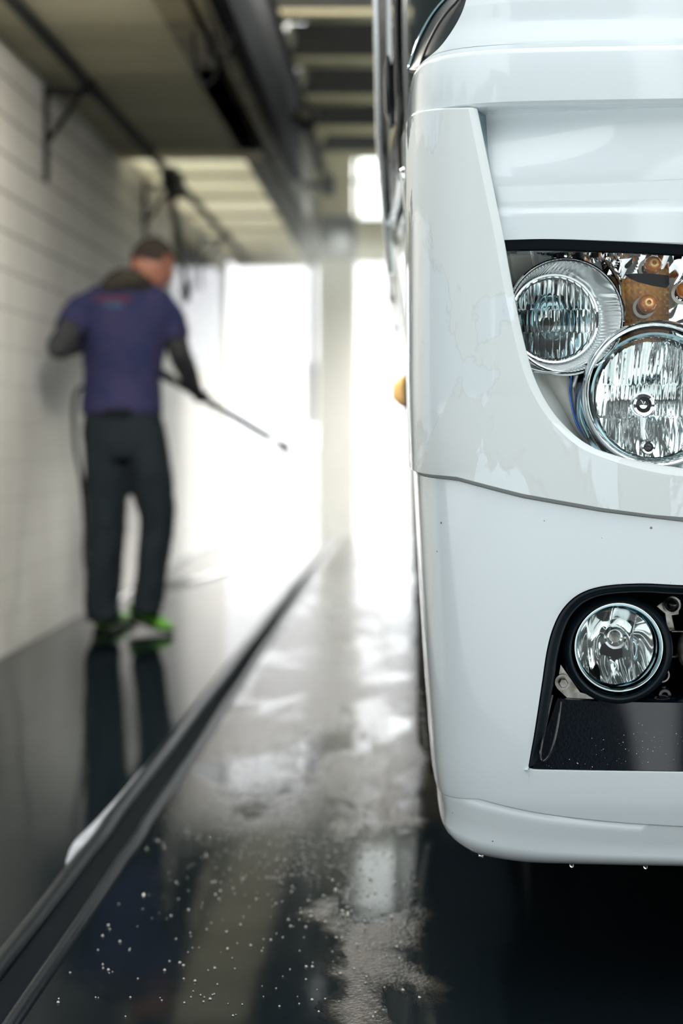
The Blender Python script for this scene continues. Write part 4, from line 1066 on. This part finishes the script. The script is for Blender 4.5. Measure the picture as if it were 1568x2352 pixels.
# hands with bent fingers
tip_l = Q(655, 1027, 7.0)
ldir = (tip_l - haR).normalized(); lance_start = haR - ldir * .38
def hand(mb, wrist, palm_dir, grip_pt, gd):
    pc = grip_pt - palm_dir * .0
    side_ = gd.cross(palm_dir).normalized()
    loft(mb, [(wrist, .024, .028, tuple(gd)), (lerp(wrist, grip_pt, .5), .018, .038, tuple(side_)), (grip_pt + side_ * .02, .014, .040, tuple(side_))], 8, 12)
    for k in range(4):
        o_ = gd * (.030 - .021 * k); L_ = (.9, 1.0, .95, .78)[k]
        base_ = grip_pt + side_ * .024 + o_
        pts = [base_, base_ + palm_dir * .03 * L_ + side_ * .002, base_ + palm_dir * .036 * L_ - side_ * .028 * L_, base_ + palm_dir * .008 - side_ * .046 * L_]
        mb.tube(cr(pts, 10), [.0095 - .0025 * i / 9 for i in range(10)], 8)
    pts = [lerp(wrist, grip_pt, .55) - side_ * .01 + gd * .02, grip_pt - palm_dir * .02 + gd * .045 - side_ * .02, grip_pt + palm_dir * .010 + gd * .05 - side_ * .032]
    mb.tube(cr(pts, 8), [.012 - .003 * i / 7 for i in range(8)], 8)
gripR = haR + ldir * .055; gripL = lance_start + ldir * .05
body = fuse(bd_, 'person', M['skin'], None, .009, 3)
hb = MB(); hand(hb, haL, Vector((.7, .5, -.1)).normalized(), haL + Vector((.06, .03, -.0)), ldir); bdl = fuse(hb, 'left_hand', M['skin'], body, .006, 2)
hb = MB(); hand(hb, haR, (gripR - elR).normalized(), gripR, ldir); fuse(hb, 'glove', M['sleeve'], body, .006, 2)
tag(body, 'person seen from behind in navy polo and dark trousers, spraying with a lance', 'person')
# trousers
tr = MB()
loft(tr, [(q(282, 925), .168, .125), (q(282, 960), .176, .132), (q(283, 1010), .180, .135), (q(283, 1052), .165, .12)], 14)
loft(tr, [(q(244, 985), .098, .115), (q(245, 1090, .01), .102, .112), (q(244, 1200, .02), .088, .095), (q(240, 1300, .02), .080, .088), (q(236, 1385, .03), .078, .092), (q(238, 1428, .02), .074, .09)], 24)
loft(tr, [(q(326, 985), .098, .115), (q(344, 1090, .01), .100, .112), (q(360, 1185, .02), .082, .092), (q(352, 1290, .02), .072, .085), (q(340, 1375, .02), .070, .086), (q(336, 1412, .01), .064, .08)], 24)
fuse(tr, 'trousers', M['trouser'], body, .012, 3, .022)
# polo shirt
sh_ = MB()
loft(sh_, [(q(280, 952), .186, .142), (q(280, 930), .182, .138), (q(281, 860), .176, .128), (q(285, 780), .198, .135), (q(290, 725), .208, .132), (q(296, 694), .165, .115), (q(308, 668, .01), .10, .085)], 26, 30)
loft(sh_, [(q(305, 676), .07, .075), (q(345, 690), .078, .08), (q(378, 708), .075, .078)], 10)
loft(sh_, [(q(290, 684), .07, .075), (q(245, 690), .08, .08), (q(212, 704), .075, .078)], 10)
loft(sh_, [(q(218, 708), .082, .082), (lerp(shL, elL, .25), .078, .080), (lerp(shL, elL, .62), .068, .070)], 14)
loft(sh_, [(q(366, 708), .082, .082), (lerp(shR, elR, .3), .072, .076), (lerp(shR, elR, .68), .064, .068)], 14)
fuse(sh_, 'polo_shirt', M['shirt'], body, .011, 3, .014)
# dark undershirt sleeves
for nm, a_, b_, c_ in (('sleeve', shL, elL, haL), ('sleeve', shR, elR, haR)):
    s2 = MB(); loft(s2, [(lerp(a_, b_, .35), .056, .058), (lerp(a_, b_, .8), .052, .054), (b_, .052, .054), (lerp(b_, c_, .35), .048, .050), (lerp(b_, c_, .96), .034, .036)], 24); fuse(s2, nm, M['sleeve'], body, .010, 3, .010)
# hood lying on the shoulders
hd = MB()
loft(hd, [(q(242, 668, -.03), .03, .045), (q(266, 648, -.08), .05, .05), (q(296, 640, -.09), .055, .05), (q(330, 656, -.04), .042, .04), (q(362, 676, .05), .024, .03)], 20)
loft(hd, [(q(258, 680, .02), .05, .06), (q(296, 664, .0), .08, .08), (q(326, 662, .04), .06, .07)], 14)
fuse(hd, 'hood', M['hood'], body, .011, 4, .012)
# hair
hr = MB(); rows = []
for j in range(15):
    th = PI * .50 * j / 14; z_ = math.cos(th); r_ = math.sin(th); rr = []
    for i in range(32):
        a = 2 * PI * i / 32; f_ = math.cos(a) * r_; s_ = math.sin(a) * r_
        k_ = 1.045; zz = z_ if f_ < .1 else max(z_, .50)
        rr.append(head + rt * s_ * .084 * k_ + look * (f_ * .102 * k_) + upv * zz * .124 * k_)
    rows.append(rr)
hr.grid(rows, close_u=True).build('hair', M['hair'], body, solid=.006)
# shoes
def shoe(heel, toe, name):
    d = (toe - heel); L_ = d.length; d = d.normalized(); u_ = Vector((0, 0, 1)); mb = MB(); s3 = d.cross(u_).normalized()
    sec = [(0, .030, .03, .045), (.12, .037, .042, .05), (.32, .040, .045, .052), (.55, .043, .034, .036), (.78, .046, .026, .027), (.94, .036, .02, .02), (1.0, .018, .012, .014)]
    loft(mb, [(heel + d * L_ * t + Vector((0, 0, h)), w, hh, tuple(s3)) for t, w, hh, h in sec], 22, 20)
    o = fuse(mb, name, M['shoe'], body, .007, 2)
    mb = MB(); loft(mb, [(heel + d * L_ * t + Vector((0, 0, .008)), w * 1.05, .013, tuple(s3)) for t, w, hh, h in sec], 22, 16); mb.build('sole', M['sole'], o)
    return o
gl = lambda px, py: Vector((gp(px, py)[0], gp(px, py)[1], 0))
shoe(gl(228, 1452), gl(300, 1430) + Vector((0, .08, 0)), 'shoe')
shoe(gl(303, 1444) + Vector((0, 0.02, .05)), gl(390, 1458) + Vector((.0, .0, .008)), 'shoe')
shoe_r = None
# belt and faint back print
MB().tube([q(300, 944, -.16), q(240, 944, -.15)], .010, 8).build('belt', M['black_steel'], body)
M['print'] = mat('faded_back_print', (.045, .10, .20), .8); M['print2'] = mat('faded_red_print', (.16, .03, .05), .8)
def patch(px0, py0, px1, py1, m, nm):
    rows = [[Q(lerp(px0, px1, u), lerp(py0, py1, v), 6.288 + .10 * ((lerp(px0, px1, u) - 285) / 100) ** 2 + .03 * 0) for u in [k / 10 for k in range(11)]] for v in (0, .5, 1)]
    MB().grid(rows).build(nm, m, body, solid=.002)
patch(196, 694, 280, 706, M['print'], 'back_print'); patch(206, 683, 300, 690, M['print2'], 'back_print')
# ---- lance
ln = empty('spray_lance', (0, 0, 0)); tag(ln, 'long dark spray lance held low by the man, pointing right', 'lance')
MB().tube([lance_start + ldir * .2, haR + ldir * .25], .017, 14).build('foregrip', M['rubber'], ln)
MB().tube([lance_start, lance_start + ldir * .22], .022, 14).build('trigger_body', M['rubber'], ln)
MB().tube([lance_start + ldir * .05, lance_start + ldir * .0 + Vector((-.02, 0, -.12))], .015, 12).build('pistol_grip', M['rubber'], ln)
end_ = tip_l - ldir * .12
MB().tube([haR + ldir * .2, end_], .019, 12).build('tube', M['lance'], ln)
MB().tube([end_, tip_l - ldir * .04], .011, 10).build('thin_pipe', M['chrome_soft'], ln)
MB().lathe([(0, 0), (.016, .002), (.021, .02), (.021, .06), (.012, .08), (0, .08)], tip_l - ldir * .05, ldir, 16).build('nozzle', M['lance'], ln)
# ---- pressure hose from the grip to the floor and away over the lane
g0 = lance_start + Vector((-.02, 0, -.12))
pts = [g0, g0 + Vector((-.12, -.05, -.02)), q(176, 900, .1), q(172, 1010, .12), q(188, 1110, .12), q(196, 1200, .15), q(198, 1300, .12)]
pts += [Vector((*gp(214, 1425), .014)) + Vector((0, .15, 0)), Vector((*gp(290, 1370), .013)), Vector((*gp(392, 1306), .013)), Vector((*gp(470, 1262), .013)), Vector((*gp(560, 1205), .013)), Vector((*gp(640, 1172), .013)), Vector((*gp(700, 1166), .013)), Vector((*gp(766, 1170), .013)), Vector((*gp(740, 1200), .013))]
tag(MB().tube(cr(pts, 160), .011, 10).build('pressure_hose', M['hose']), 'dark pressure hose falling beside the man and snaking over the wet floor', 'hose')
pts = [Vector((*gp(382, 1345), .013)), Vector((*gp(440, 1338), .013)), Vector((*gp(500, 1322), .013)), Vector((*gp(560, 1300), .013))]
pts = [Vector((*gp(300, 1330), .013)), Vector((*gp(345, 1345), .013))] + pts
tag(MB().tube(cr(pts, 60), .010, 10).build('loose_hose', M['hose']), 'short loose hose length lying on the floor behind the shoes', 'hose')
